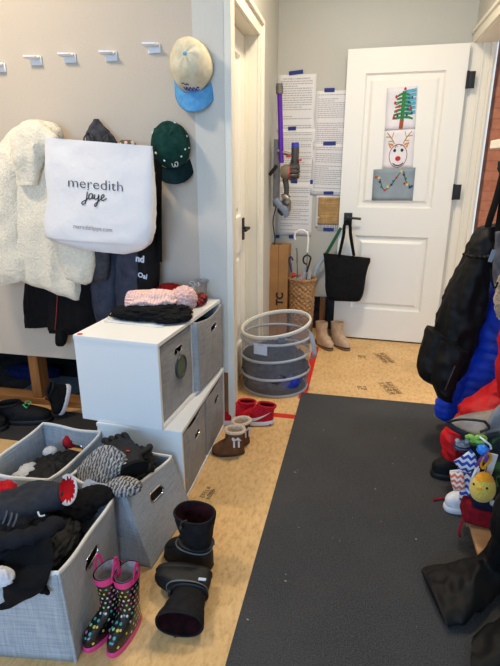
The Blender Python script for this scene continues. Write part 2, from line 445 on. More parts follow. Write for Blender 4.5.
# open outer door, swung against the back wall: hinged at the right
hx, hy0, lx, ly = .594, 3.868, -.166, 3.905
ang = math.atan2(ly-hy0, hx-lx)
W2, H2 = math.hypot(hx-lx, ly-hy0), 2.012
def d2(u, z, t):                                        # u from the free edge to the hinge, t out of the face towards the room
    ux = V((hx-lx, hy0-ly, 0)).normalized(); n = V((ux.y, -ux.x, 0))
    return V((lx, ly, .012+z)) + ux*u + n*(t-.035)
ly += .0
dr = MB(); panel_door(dr, W2, H2, .035, [(.125, W2-.125, .235, .79), (.125, W2-.125, .99, 1.862)], lambda u, z, t: d2(u, z, t+.035))
# keep the visible face on the measured plane
door2 = struct('door_2', dr, M['door'], smooth=12)
def plate(mb, u0, u1, z0, z1, t0, t1, bev=.002):
    b = MB().box(((u0+u1)/2, (z0+z1)/2, (t0+t1)/2), (u1-u0, z1-z0, t1-t0), bev=bev); s = len(mb.v)
    mb.v.extend(d2(v.x, v.y, v.z) for v in b.v)
    for f in b.f: mb.face([s+i for i in f])
FT = .070                                               # door face in d2 units
for zc in (1.80, 1.105, .22):
    g = MB(); plate(g, W2+.002, W2+.052, zc-.05, zc+.05, FT-.004, FT+.002, .0015)
    g.tube([d2(W2+.006, zc-.052, FT+.004), d2(W2+.006, zc+.052, FT+.004)], .008, 10)
    g.build('hinge', M['black_metal'], door2)
g = MB(); plate(g, .035, .095, .86, .95, FT, FT+.010, .003)
g.tube([d2(.065, .915, FT+.008), d2(.065, .915, FT+.05)], .010, 12)
g.tube(spline([d2(.062, .915, FT+.047), d2(.10, .917, FT+.052), d2(.16, .913, FT+.05)]), .0085, 10)
g.build('door_handle', M['black_metal'], door2)
g = MB(); plate(g, 0, W2, -.008, .012, .038, .068, .002); g.build('door_sweep', M['rubber'], door2)

# ---------------------------------------------------------------- ceiling lamps and daylight
def lamp_light(name, loc, size, power, col, rot=(0, 0, 0), sy=None):
    l = bpy.data.lights.new(name, 'AREA'); l.energy = power; l.color = col; l.shape = 'RECTANGLE' if sy else 'DISK'; l.size = size
    if sy: l.size_y = sy
    o = bpy.data.objects.new(name, l); COL.objects.link(o); o.location = loc; o.rotation_euler = rot; return o
WARM, COOL = (1.0, .84, .63), (.34, .61, 1.0)
for x, y in ((-.05, 2.6), (-1.75, 1.45)):
    r = root('ceiling_lamp', 'round white ceiling lamp over the %s' % ('corridor mat' if y > 2 else 'laundry bins'), 'lamp', (x, y, CZ))
    MB().lathe([(0, 0), (.17, 0), (.17, -.02), (.155, -.022)], (x, y, CZ), 32).build('lamp_base', M['white_plastic'], r)
LIGHTS = [lamp_light('corridor_light', (-.05, 2.6, CZ-.05), .3, 28, WARM), lamp_light('entry_light', (-1.75, 1.45, CZ-.05), .3, 25, WARM),
          lamp_light('window_daylight', (-.7, -2.4, 1.5), 2.3, 92, COOL, (rad(90), 0, 0), 1.45)]
lamp_light('outdoor_daylight', (2.0, 2.6, 2.6), 1.2, 60, (.95, .97, 1.0), (rad(-48), 0, 0), 1.2)
wd = bpy.data.worlds.new('daylight'); SC.world = wd; wd.use_nodes = True
wd.node_tree.nodes['Background'].inputs['Color'].default_value = (.80, .90, 1.0, 1); wd.node_tree.nodes['Background'].inputs['Strength'].default_value = 1.0

# ---------------------------------------------------------------- camera
cd = bpy.data.cameras.new('camera'); cam = bpy.data.objects.new('camera', cd); COL.objects.link(cam)
cd.sensor_fit = 'HORIZONTAL'; cd.sensor_width = 36; cd.lens = 36*FPX/500; cd.clip_start = .02
cam.location = CO; cam.rotation_euler = Matrix((CR, CU, -CF)).transposed().to_euler(); SC.camera = cam
SC.view_settings.view_transform = 'Standard'; SC.view_settings.look = 'None'; SC.view_settings.gamma = 1
SC.view_settings.exposure = 0.0
# ---------------------------------------------------------------- floor things
mb = MB().box((.165, .85, .004), (.90, 3.86, .008), bev=.003)
tag(mb.build('floor_mat', M['carpet'], loc=(.165, .85, 0)), 'long charcoal ribbed carpet runner lying on the tan floor', 'mat')
mb = MB().box((-2.0, 2.10, .003), (1.9, .33, .006), bev=.002)
tag(mb.build('boot_tray_mat', plain('dark_ribbed_mat', (44, 42, 42), .85, bscale=150, bstr=.5), loc=(-2.0, 2.1, 0)), 'dark grey boot mat in front of the exposed wall sill', 'mat')
M['red_tape'] = plain('red_floor_tape', (206, 40, 24), .5)
mb = MB().box((-.43, 2.475, .0008), (.30, .045, .0016))
tag(mb.build('floor_tape', M['red_tape'], loc=(-.43, 2.475, 0), smooth=0), 'red tape strip on the floor crossing to the runner behind the red shoes', 'tape', 'red floor tape')
mb = MB().box((-.275, 3.16, .0008), (.045, .90, .0016))
tag(mb.build('floor_tape', M['red_tape'], loc=(-.275, 3.16, 0), smooth=0), 'red tape strip on the floor running past the mesh hamper to the tan boots', 'tape', 'red floor tape')
# printing on the floor boards
ink = plain('floor_stamp_ink', (92, 70, 48), .8)
def stamp(loc, W, H, rows, rz, frame=False):
    """a worn, unreadable block of stamped print: short upright and level strokes in rows"""
    mb = MB(); c, sn = math.cos(rz), math.sin(rz); rg = random.Random(int(W*1e4+loc[0]*100))
    def fn(x, y): return V((loc[0]+x*c-y*sn, loc[1]+x*sn+y*c, .0012))
    lh = H/rows
    for k in range(rows):
        yc = H/2-lh*(k+.5); x = -W/2
        while x < W/2-lh*.4:
            cw = lh*.5; h = lh*.34
            ribbon(mb, [(x, yc-h), (x, yc+h)], lh*.12, fn)
            for q in (-1, 0, 1):
                if rg.random() < .6: ribbon(mb, [(x, yc+h*q), (x+cw*.75, yc+h*q)], lh*.12, fn)
            if rg.random() < .6: ribbon(mb, [(x+cw*.7, yc-h), (x+cw*.7, yc+h)], lh*.12, fn)
            x += cw*1.25
    if frame:
        for a in (-1, 1): ribbon(mb, [(-W/2-lh*.2, a*H*.56), (W/2+lh*.2, a*H*.56)], lh*.08, fn)
    o = mb.build('floor_stamp', ink, loc=(loc[0], loc[1], .001), smooth=0); o['kind'] = 'structure'; return o
stamp(az(209, 492), .085, .050, 2, rad(82))
stamp(az(362, 357), .05, .06, 2, rad(8)); stamp(az(363, 388), .06, .06, 2, rad(8))
stamp(az(384, 358), .19, .07, 2, rad(112), True); stamp(az(390, 388), .17, .07, 2, rad(112), True)

# ---------------------------------------------------------------- papers on the back wall
def paper_sheet(name, label, x0, y0, x1, y1, lines, tapes, title=None, m=None, dy=0.0, ink2=None, tilt=0.0, group='printed sheets taped to the back wall', pad=None):
    """corner pixels of the sheet on the back wall; lines = number of text lines"""
    a, b = ay(x0, y0, YB-.002-dy), ay(x1, y1, YB-.002-dy)
    cx, cz, W, H = (a.x+b.x)/2, (a.z+b.z)/2, b.x-a.x, a.z-b.z
    c, s = math.cos(tilt), math.sin(tilt); yy = YB-.0015-dy
    def fn(u, v, t=0.0):
        curl = .004*math.sin(v/H*5+x0)*(u/W)**2*4
        return V((cx+u*c-v*s, yy-t-abs(curl), cz+u*s+v*c))
    mb = MB(); mb.quadgrid([[fn(-W/2+W*i/6, -H/2+H*j/12) for i in range(7)] for j in range(13)])
    o = mb.build(name, m or M['paper'], loc=(cx, yy, cz), thick=.0006); tag(o, label, 'paper', group)
    rng = random.Random(int(x0*7+y0)); tb = MB(); step = H*.86/max(lines, 1); v = H/2-H*.07
    if title:
        put_text(tb, title, H*.028 if H > .5 else H*.036, lambda x, y: fn(x, y+v-.006, .0012), .0004); v -= step*1.2
    k = 0
    while v > -H/2+H*.06:
        if rng.random() < .13: v -= step; k += 1; continue
        u = -W/2+W*.09; end = W/2-W*.09 if rng.random() < .8 else rng.uniform(-.1, .3)*W
        while u < end:
            wl = rng.uniform(.008, .026); e = min(u+wl, end)
            ribbon(tb, [(u, v), (e, v)], step*.36, lambda x, y: fn(x, y, .0012)); u = e+.004
        v -= step
    tb.build('printed_text', ink2 or M['print'], o, smooth=0)
    for tx, ty, tw, th, ta in tapes:
        q = ay(tx, ty, yy-.003); t = MB().box(q, (tw, .0008, th), Matrix.Rotation(ta, 4, 'Y')); t.build('tape', M['tape'], o, smooth=0)
    return o
M['print'] = plain('grey_print', (176, 174, 178), .9)
paper_sheet('paper_sheet', 'topmost of the three printed sheets behind the purple wand, with a heading', 277.5, 75, 314.5, 131, 21, [(296, 72.5, .10, .026, -.09)], 'OUR FAMILY COMMANDMENTS')
paper_sheet('paper_sheet', 'middle printed sheet of the left column, behind the stick vacuum', 278.5, 129, 313.5, 184, 24, [(292, 128.5, .058, .026, -.03)], dy=.001)
paper_sheet('paper_sheet', 'lowest printed sheet of the left column, above the cardboard carton', 278, 182, 311, 236, 22, [(294, 181.5, .05, .024, .03), (292, 236.5, .05, .024, -.06), (277.5, 236.5, .03, .024, -.02), (311.5, 182, .02, .03, 0)], dy=.002)
paper_sheet('paper_sheet', 'top printed sheet of the right column beside the white door', 315.5, 91, 347, 147, 24, [(329.5, 90, .072, .026, 0)])
paper_sheet('paper_sheet', 'lower printed sheet of the right column, above the brown parchment', 312.5, 144, 345.5, 196, 22, [(329.5, 143.5, .09, .026, -.01), (328.5, 193, .072, .024, -.02)], dy=.002, tilt=-.03)
M['parch'] = plain('brown_parchment', (190, 152, 98), .85, bscale=18, var=.14)
paper_sheet('backing_sheet', 'white backing sheet under the brown parchment', 316.5, 195.5, 342.5, 228.5, 0, [(328.5, 229.5, .08, .024, .02)], dy=.001)
paper_sheet('parchment', 'small brown parchment page with written lines, taped by the door', 318.5, 197, 340.5, 225, 17, [], m=M['parch'], dy=.003, ink2=plain('brown_ink', (158, 122, 76), .9), group='parchment')

# ---------------------------------------------------------------- children's drawings on the open door
def on_door(x, y):                                      # pixel -> (u, z) on the measured face of the door
    p = ay(x, y, 3.858); d = (p-V((lx, ly, .012))); ux = V((hx-lx, hy0-ly, 0)).normalized(); return d.dot(ux), p.z-.012
FD = .0605                                              # recessed panel field plus a paper thickness
def drawing(label, quad, m):
    q = [on_door(*p) for p in quad]; mb = MB()          # tl, tr, br, bl
    def fn(s, t, o=0.0):
        u = (q[0][0]*(1-s)+q[1][0]*s)*(1-t)+(q[3][0]*(1-s)+q[2][0]*s)*t; z = (q[0][1]*(1-s)+q[1][1]*s)*(1-t)+(q[3][1]*(1-s)+q[2][1]*s)*t
        return d2(u, z, FT+.001+o)
    mb.quadgrid([[fn(i/6, j/8) for i in range(7)] for j in range(9)])
    o = mb.build('child_drawing', m, loc=fn(.5, .5), thick=.0006); tag(o, label, 'drawing'); return o, fn
def dcol(n, c): return plain('crayon_'+n, c, .8, bscale=70, var=.12)
CR_ = {k: dcol(k, c) for k, c in dict(green=(44, 122, 66), teal=(86, 160, 186), dkblue=(34, 60, 120), red=(190, 44, 44), brown=(150, 78, 48), line=(132, 62, 48), gold=(176, 140, 62), orange=(206, 134, 72), yellow=(232, 204, 50), dark=(44, 40, 44)).items()}
o, fn = drawing('crayon drawing of a decorated green tree on white paper, topmost on the door', [(387, 88), (418, 86), (415, 129), (384.5, 131)], plain('drawing_paper', (226, 222, 226), .85, bscale=8, var=.03))
g = MB(); rng = random.Random(4)
for k in range(6):                                      # blue sky patch
    ribbon(g, [(.62, .12+k*.10), (.97, .10+k*.10+rng.uniform(-.02, .02))], .085, lambda x, y: fn(x, y, .0012))
g.build('blue_crayon', CR_['teal'], o, smooth=0)
g = MB(); ribbon(g, [(.58, .10), (.55, .78)], .12, lambda x, y: fn(x, y, .0022))
for k in range(7):
    t = .14+k*.09; L = .20+.022*k
    for sg in (-1, 1):
        for j in range(2): ribbon(g, [(.57, t+j*.03), (.57+sg*L*.6, t+.02+j*.03), (.57+sg*L, t+.045+j*.02+rng.uniform(-.02, .02))], .028, lambda x, y: fn(x, y, .002))
g.build('tree_crayon', CR_['green'], o, smooth=0)
g = MB(); ribbon(g, [(.55, .76), (.53, .98)], .13, lambda x, y: fn(x, y, .0024)); g.build('trunk_crayon', CR_['brown'], o, smooth=0)
def dot(g, fn, x, y, r, rx=None, off=.003, asp=1.0, n=12):
    c = [g.vert(fn(x+r*math.cos(2*PI*k/n), y+r*asp*math.sin(2*PI*k/n), off)) for k in range(n)]; g.face(c)
for x, y in ((.60, .05), (.33, .22), (.30, .36), (.36, .55), (.82, .5), (.44, .44), (.28, .70)): g = MB(); dot(g, fn, x, y, .040); g.build('red_bauble', CR_['red'], o, smooth=0)
for x, y in ((.86, .62), (.74, .36), (.72, .52), (.84, .26), (.70, .66), (.40, .66)): g = MB(); dot(g, fn, x, y, .034); g.build('blue_bauble', CR_['dkblue'], o, smooth=0)
o, fn = drawing('crayon drawing of a smiling reindeer face with gold antlers, below the tree drawing', [(384.5, 130.5), (415, 128.5), (412.5, 168), (382, 169)], plain('drawing_paper_white', (230, 226, 228), .85, bscale=8, var=.03))
g = MB(); f2 = lambda x, y: fn(x, y, .0016)
ell = [(.5+.29*math.cos(2*PI*k/32), .66+.31*math.sin(2*PI*k/32)*(1 if math.sin(2*PI*k/32) > 0 else .92)) for k in range(33)]
ribbon(g, ell, .020, f2); ribbon(g, [(.38, .47), (.43, .40), (.47, .43)], .02, f2); ribbon(g, [(.56, .42), (.62, .39), (.68, .44)], .02, f2)
g.build('face_outline', CR_['line'], o, smooth=0)
g = MB()
for sg in (-1, 1):
    c = .5+sg*.14
    ribbon(g, [(c, .36), (c+sg*.10, .22), (c+sg*.26, .06)], .028, f2); ribbon(g, [(c+sg*.10, .22), (c+sg*.04, .06)], .024, f2)
    ribbon(g, [(c+sg*.14, .18), (c+sg*.30, .17)], .024, f2); ribbon(g, [(c+sg*.05, .29), (c+sg*.20, .29)], .024, f2)
g.build('antlers', CR_['gold'], o, smooth=0)
g = MB()
for sg in (-1, 1): ribbon(g, [(.5+sg*.25, .46), (.5+sg*.33, .35), (.5+sg*.18, .39)], .06, f2)
g.build('ears', CR_['orange'], o, smooth=0)
g = MB()
for sg in (-1, 1): dot(g, fn, .5+sg*.12, .53, .05, asp=.85)
ribbon(g, [(.34, .86), (.42, .91), (.52, .925), (.62, .90), (.68, .85)], .03, f2); g.build('eyes_and_mouth', CR_['dark'], o, smooth=0)
g = MB(); dot(g, fn, .5, .74, .09, asp=.72); g.build('nose', CR_['red'], o, smooth=0)
o, fn = drawing('grey-blue paper with a drawn zigzag string of coloured lights, lowest on the door', [(373.5, 169.5), (415.5, 167.5), (412.5, 200.5), (371.5, 200.5)], plain('blue_grey_paper', (140, 154, 162), .85, bscale=10, var=.05))
g = MB(); zz = spline([(.06, .24, 0), (.16, .28, 0), (.24, .58, 0), (.33, .66, 0), (.48, .46, 0), (.66, .12, 0), (.74, .14, 0), (.80, .40, 0), (.94, .60, 0)], 6)
ribbon(g, [(p.x, p.y) for p in zz], .018, lambda x, y: fn(x, y, .0016)); g.build('string_line', CR_['dark'], o, smooth=0)
for cname, pts in dict(red=((.07, .25), (.31, .67), (.57, .28), (.77, .47)), yellow=((.15, .27), (.38, .56), (.68, .10), (.84, .50)), dkblue=((.17, .40), (.46, .50), (.74, .20), (.90, .59), (.95, .56)), green=((.22, .56), (.50, .39), (.79, .32))).items():
    for x, y in pts: g = MB(); dot(g, fn, x, y, .030, asp=1.25); g.build('bulb_drawing', CR_[cname], o, smooth=0)

# ---------------------------------------------------------------- black tote on the door handle
r = root('shopping_tote', 'plain black cloth tote hanging by two handles from the white door lever', 'bag', (-.095, 3.75, .345))
bt = MB()
def sp(xl, xr, y, Y, d, tilt=0.0, e=.7):
    a, b = ay(xl, y, Y), ay(xr, y+tilt, Y); return ((a+b)/2, (b-a)/2, V((0, d, 0)), e)
YT = 3.745
bt.loft([sp(323.5, 370, 253, YT, .006, 5, .6), sp(324, 370, 257, YT, .02, 5, .6), sp(325, 366.5, 272, YT, .045, 2, .6), sp(326, 364, 290, YT, .055, 1, .6), sp(328, 361, 298, YT, .045, 1, .7), sp(332, 357, 300.5, YT, .012, 1, .8)], 56, 6, folds(.006, (9, 9, 5), 3))
bt.build('bag_body', cloth('black_canvas', (22, 22, 23), (12, 12, 13), 40), r)
for off, Y in ((-.018, YT-.02), (.012, YT+.0)):
    a, b = ay(339, 256, Y), ay(354, 256, Y); t = ay(347.5, 221.5, Y); g = MB()
    path = spline([a, a.lerp(t, .6)+V((-.004, off, 0)), t+V((-.020, off*.4, -.03)), t+V((0, 0, .003)), t+V((.02, off*.4, -.03)), b.lerp(t, .6)+V((.004, off, 0)), b], 7)
    g.tube(path, .011, 8, flat=.22, up=(0, 1, 0)); g.build('handle', M['black'], r)

# ---------------------------------------------------------------- stick vacuum on its wall dock
M['nickel'] = plain('dull_nickel', (128, 120, 112), .35, .8); M['purple'] = plain('purple_anodised_tube', (96, 38, 168), .3, .4)
M['dock_grey'] = plain('dock_grey_plastic', (104, 104, 108), .5); M['vac_dark'] = plain('dark_grey_plastic', (74, 70, 66), .4, .3)
VY = 3.60
def vp(x, y, Y=VY): return ay(x, y, Y)
r = root('stick_vacuum', 'cordless stick vacuum with a purple wand, hung in its grey wall dock', 'vacuum', vp(276, 214))
g = MB(); g.tube([vp(279.6, 92), vp(281.5, 163)], .0165, 20); g.build('wand', M['purple'], r)
g = MB(); g.tube([vp(279.3, 83.5), vp(279.4, 86)], .021, 20); g.tube([vp(279.4, 86), vp(279.7, 94)], .024, 20); g.build('wand_collar', M['nickel'], r)
g = MB(); bx0, bx1 = vp(272.5, 139), vp(278.5, 207)
g.box(((bx0.x+bx1.x)/2+.0, VY+.05, (bx0.z+bx1.z)/2), (.036, .09, bx0.z-bx1.z), bev=.006); dk = g.build('wall_dock', M['dock_grey'], r)
g = MB(); g.tube([vp(269.3, 175, VY-.03), vp(277, 165.5, VY-.04)], .008, 8, flat=1.6); g.build('dock_arm', M['black_metal'], dk)
g = MB(); g.tube([vp(278, 151), vp(291, 155)], .013, 14); g.build('neck_tube', M['nickel'], r)
g = MB(); g.tube([vp(295.3, 147.5), vp(295.3, 150), vp(294.8, 166)], [.026, .027, .025], 22)
for k in range(12): g.box(vp(294.9, 164)+V((.027*math.cos(k*PI/6), .027*math.sin(k*PI/6), 0)), (.006, .006, .05), Matrix.Rotation(k*PI/6, 4, 'Z'))
g.build('motor_housing', M['vac_dark'], r)
g = MB(); g.tube([vp(295.3, 142.5), vp(295.3, 147.8)], [.025, .026], 22); g.build('filter_cap', plain('blue_filter', (52, 58, 176), .4), r)
g = MB(); g.tube([vp(281, 172), vp(285, 172), vp(289.5, 172)], [.034, .05, .05], 26); g.build('dust_bin', plain('smoky_bin', (150, 138, 120), .25, .5), r)
g = MB()
for k in range(10):
    a = k*2*PI/10; c = vp(295, 171.5)+V((0, 0.04*math.cos(a)*.8, .043*math.sin(a))); g.tube([c+V((-.035, 0, 0)), c+V((.01, 0, 0)), c+V((.028, -.006*math.cos(a), -.012*math.sin(a)))], [.016, .017, .008], 10)
g.tube([vp(290, 171.5), vp(297, 171.5)], .036, 20); g.build('cyclones', M['vac_dark'], r)
g = MB(); g.tube([vp(289.6, 172), vp(291, 172)], .053, 26)
g.box(vp(288.3, 156.5, VY-.02), (.03, .02, .014), bev=.003); g.box(vp(300, 160, VY-.01), (.02, .03, .014), bev=.003); g.build('red_trim', plain('red_plastic', (196, 40, 44), .4), r)
g = MB(); g.tube(spline([vp(285, 178), vp(286.5, 188), vp(286, 196), vp(284, 205)], 5), [.02]*6+[.018]*6+[.02]*4, 14); g.build('grip', M['vac_dark'], r)
g = MB(); g.tube([vp(282.5, 198), vp(285.5, 197), vp(288, 199.5)], .028, 16); g.tube(spline([vp(286, 200), vp(288.5, 205), vp(288, 211)], 4), [.026]*4+[.018]*5, 14); g.build('battery', M['nickel'], r)
g = MB(); g.loft([(vp(275, 199), V((.02, 0, .01)), V((0, .02, 0))), (vp(280, 205), V((.020, 0, .014)), V((0, .02, 0))), (vp(286, 211), V((.022, 0, .02)), V((0, .02, 0))), (vp(287, 217), V((.018, 0, .010)), V((0, .012, 0)))], 20, 4, e=.6); g.build('crevice_nozzle', plain('blue_grey_nozzle', (124, 136, 154), .4), r)
g = MB(); g.tube(spline([vp(280, 206), vp(279, 211), vp(283, 215)], 5), .012, 10); g.build('nozzle_clip', M['black_metal'], r)
g = MB(); g.tube(spline([vp(276, 207), vp(273, 222, VY+.05), vp(275, 240, VY+.1), vp(272, 252, VY+.12)], 6), .004, 6); g.build('charging_cord', M['black_metal'], r)

# ---------------------------------------------------------------- cardboard carton standing in the corner
M['carton'] = plain('brown_cardboard', (166, 122, 76), .85, bscale=7, var=.07)
r = root('cardboard_carton', 'tall narrow brown cardboard carton standing behind the mesh hamper', 'box', (-.585, 3.76, 0))
g = MB().box((-.585, 3.765, .367), (.148, .15, .734), bev=.003); g.build('carton_body', M['carton'], r)
g = MB().box((-.583, 3.690, .367), (.004, .0006, .732)); g.box((-.583, 3.765, .7345), (.004, .15, .0006)); g.build('seam', plain('carton_seam', (112, 78, 46), .9), r)
g = MB(); put_text(g, 'TC', .075, lambda x, y: V((-.545-y+.0, 3.6885, .285+x)), .003, 'LEFT'); g.build('carton_lettering', plain('black_ink', (34, 28, 26), .8), r, smooth=0)

# ---------------------------------------------------------------- wicker basket with umbrellas
M['wicker'] = plain('wicker', (154, 116, 74), .7, bscale=60, bstr=.4, var=.28)
BC = V((-.405, 3.72, 0))
r = root('wicker_basket', 'tall woven wicker basket holding umbrellas beside the cardboard carton', 'basket', BC)
g = MB(); rows = []; NZ, NT = 90, 120
for i in range(NZ+1):
    z = .004+.486*i/NZ; row = []
    for j in range(NT):
        t = 2*PI*j/NT; rr = .078+.018*(z/.49)**.7
        wv = math.sin(z*2*PI/.036)*math.cos(t*13)*.0055; row.append(BC+V(((rr+wv)*math.cos(t), (rr+wv)*math.sin(t), z)))
    rows.append(row)
g.quadgrid(rows, True)
ins = [[BC+V((.086*math.cos(2*PI*j/60), .086*math.sin(2*PI*j/60), z)) for j in range(60)] for z in (.49, .3, .02)]; g.quadgrid(ins, True)
g.build('woven_side', M['wicker'], r)
g = MB(); g.lathe([(0, .0), (.08, .0), (.08, .012), (0, .012)], BC, 40); g.build('base', M['wicker'], r)
g = MB()
for k in range(3):
    g.tube([BC+V(((.096+.006*math.cos(t*17+k*2.1))*math.cos(t), (.096+.006*math.cos(t*17+k*2.1))*math.sin(t), .492+.007*math.sin(t*17+k*2.1))) for t in [2*PI*j/140 for j in range(140)]], .0055, 6, True)
g.build('braided_rim', M['wicker'], r)
def umbrella(label, top, tip, canopy, handle, hook, r0=.022):
    top, tip = V(top), V(tip); r = root('umbrella', label, 'umbrella', tip, group='umbrellas in the wicker basket')
    d = (tip-top); n = 10; g = MB(); rows = []
    x = d.normalized().cross(V((0, 1, 0))).normalized(); y = d.normalized().cross(x)
    for i in range(n+1):
        t = i/n; c = top+d*(.28+.72*t); rr = r0*(.55+.8*math.sin(PI*min(1, t*.8+.1)))*(1-.55*t)
        rows.append([c+(x*math.cos(a)+y*math.sin(a))*rr*(1+.3*math.cos(a*8)) for a in [2*PI*k/48 for k in range(48)]])
    g.quadgrid(rows, True); g.build('folded_canopy', canopy, r)
    g = MB(); g.tube([top, tip], .004, 8); g.build('shaft', M['chrome'], r)
    g = MB(); g.tube(spline([top+d*.12]+[top+V(h) for h in hook], 6), .0065, 10); g.build('handle', handle, r)
clear = new_mat('clear_vinyl'); clear[2].inputs['Base Color'].default_value = lin((205, 212, 214)); clear[2].inputs['Roughness'].default_value = .2; clear[2].inputs['Alpha'].default_value = .55; clear = clear[0]
UY = 3.70
umbrella('clear umbrella with a white hooked handle, tallest in the wicker basket', ay(308, 240, UY), BC+V((.02, .0, .03)), clear, M['white_plastic'], [(.0, 0, .02), (-.012, 0, .055), (-.05, 0, .07), (-.088, 0, .055), (-.098, 0, .02), (-.092, 0, .0)], .028)
umbrella('folded clear umbrella leaning at the left side of the basket', ay(297, 252, UY), BC+V((-.02, .02, .03)), clear, plain('grey_grip', (120, 118, 116), .4), [(0, 0, 0), (-.006, 0, .03)], .03)
umbrella('navy umbrella with a black ring handle at the right of the basket', ay(307, 262, UY-.04), BC+V((.03, -.02, .03)), cloth('navy_nylon', (40, 48, 96)), M['black_metal'], [(.02, 0, .0), (.024, 0, .035), (0, 0, .05), (-.026, 0, .03), (-.022, 0, -.005), (0, 0, -.018)], .02)
umbrella('blue umbrella with a loop handle next to the carton', ay(291, 263, UY), BC+V((-.04, .0, .03)), cloth('blue_nylon', (38, 62, 130)), plain('blue_loop', (30, 44, 98), .5), [(-.01, 0, .0), (-.014, 0, .03), (0, 0, .045), (.014, 0, .02)], .018)
g = MB(); g.tube(spline([ay(301.5, 272, 3.62), ay(301.5, 277, 3.615), ay(301, 281, 3.615)], 5), .010, 8, flat=.3); tag(g.build('pink_wrist_strap', plain('pink_strap', (240, 110, 140), .6), loc=ay(301.5, 276, 3.62)), 'small pink strap hanging over the wicker basket rim', 'strap')
g = MB(); g.ico(ay(293.5, 275, 3.66), .018, 2); tag(g.build('red_pompom_ball', plain('red_ball', (190, 36, 40), .6), loc=ay(293.5, 275, 3.66)), 'small red ball at the rim of the wicker basket beside the carton', 'ball')
r = root('snow_brush', 'green and pale blue pole leaning behind the black tote bag', 'brush', ay(311, 281, 3.88))
g = MB(); g.tube([ay(341, 228, 3.84), ay(325, 256, 3.87)], .012, 12); g.build('pole', plain('dark_green_pole', (24, 96, 66), .45), r)
g = MB(); g.tube(spline([ay(325, 256, 3.87), ay(318, 266, 3.88), ay(312.5, 280, 3.88)], 6), [.013]*6+[.017]*7, 12); g.build('grip', plain('pale_blue_grip', (172, 192, 206), .5), r)

# ---------------------------------------------------------------- pop-up mesh hamper
HC, HR = V((-.462, 2.875, 0)), .205
def mesh_net():
    m, nt, b = new_mat('grey_mesh_net'); v = coords(nt)
    b.inputs['Base Color'].default_value = lin((146, 146, 148)); b.inputs['Roughness'].default_value = .7
    tr = nt.nodes.new('ShaderNodeBsdfTransparent'); mx = nt.nodes.new('ShaderNodeMixShader')
    f = ramp(nt, ntex(nt, v, 6, 3), [(.3, (150, 150, 150)), (.7, (178, 178, 178))])
    nt.links.new(f, mx.inputs[0]); nt.links.new(tr.outputs[0], mx.inputs[1]); nt.links.new(b.outputs[0], mx.inputs[2])
    nt.links.new(mx.outputs[0], nt.nodes['Material Output'].inputs['Surface']); return m
M['net'] = mesh_net(); M['wire'] = plain('grey_binding_tape', (170, 172, 176), .55)
r = root('mesh_hamper', 'round pop-up grey mesh hamper with wire hoops standing by the inner door', 'hamper', HC)
def hring(z, R=HR, tx=0.0, ty=0.0, n=64, wob=0.0):
    return [HC+V((R*math.cos(t), R*math.sin(t), z+tx*math.cos(t)*R+ty*math.sin(t)*R+wob*math.sin(2*t))) for t in [2*PI*k/n for k in range(n)]]
levels = [(.004, 0, 0, .94), (.05, .02, -.02, .99), (.11, .05, 0, 1.0), (.22, .07, 0, 1.0), (.325, .03, 0, 1.0), (.395, .15, .10, .99)]
g = MB(); g.quadgrid([[p + (p-HC-V((0, 0, p.z)))*(.03*noise.noise(p*9)) for p in hring(z, HR*k, a, b2)] for z, a, b2, k in levels], True)
g.build('mesh_wall', M['net'], r)
g = MB(); g.fan([g.vert(p) for p in hring(.006, HR*.95)], HC+V((0, 0, .006))); g.build('base', plain('hamper_base', (60, 60, 66), .8), r)
for z, a, b2, k in (levels[0], levels[2], levels[3], levels[4]):
    g = MB(); g.tube(hring(z+.004, HR*k+.002, a, b2), .0065, 8, True, flat=1.3); g.build('hoop', M['wire'], r)
g = MB(); g.tube(hring(.395, HR*.99, .15, .10), .008, 8, True, flat=1.5); g.build('rim', plain('pale_rim_tape', (214, 210, 198), .6), r)
g = MB(); t0 = rad(-105); p = HC+V((math.cos(t0)*(HR+.006), math.sin(t0)*(HR+.006), .30))
g.box(p, (.085, .002, .062), Matrix.Rotation(t0+PI/2, 4, 'Z'), bev=.0008); g.build('care_label', plain('label_cloth', (196, 204, 216), .7), r)
g = MB(); p2 = HC+V((math.cos(rad(-72))*(HR+.004), math.sin(rad(-72))*(HR+.004), .365)); g.box(p2, (.04, .006, .03), Matrix.Rotation(rad(18), 4, 'Z'), bev=.002); g.build('toggle', plain('grey_toggle', (110, 114, 118), .5), r)
g = MB(); a = rad(-8); s0 = HC+V((math.cos(a)*(HR+.008), math.sin(a)*(HR+.008), .36)); g.tube(spline([s0, s0+V((.02, -.02, -.06)), s0+V((.03, -.03, -.12)), s0+V((.01, -.02, -.15))], 6), .016, 8, flat=.2); g.build('carry_strap', plain('strap_grey', (140, 148, 160), .6), r)
M['dkcloth'] = cloth('dark_blue_grey_cloth', (52, 54, 66), (34, 35, 44), 14)
lump('laundry', 'dark clothes bundled at the bottom of the mesh hamper', 'clothing', M['dkcloth'], HC+V((0, 0, .115)), (.165, .165, .13), 3, flat=-.8)
lump('laundry', 'bright blue garment showing low through the mesh hamper front', 'clothing', cloth('royal_blue_cloth', (42, 62, 180)), HC+V((.085, -.125, .085)), (.07, .045, .05), 8, nu=32, nv=16)
lump('laundry', 'black garment on top of the clothes inside the mesh hamper', 'clothing', M['black'], HC+V((-.05, -.02, .19)), (.13, .12, .06), 11, nu=40, nv=20)
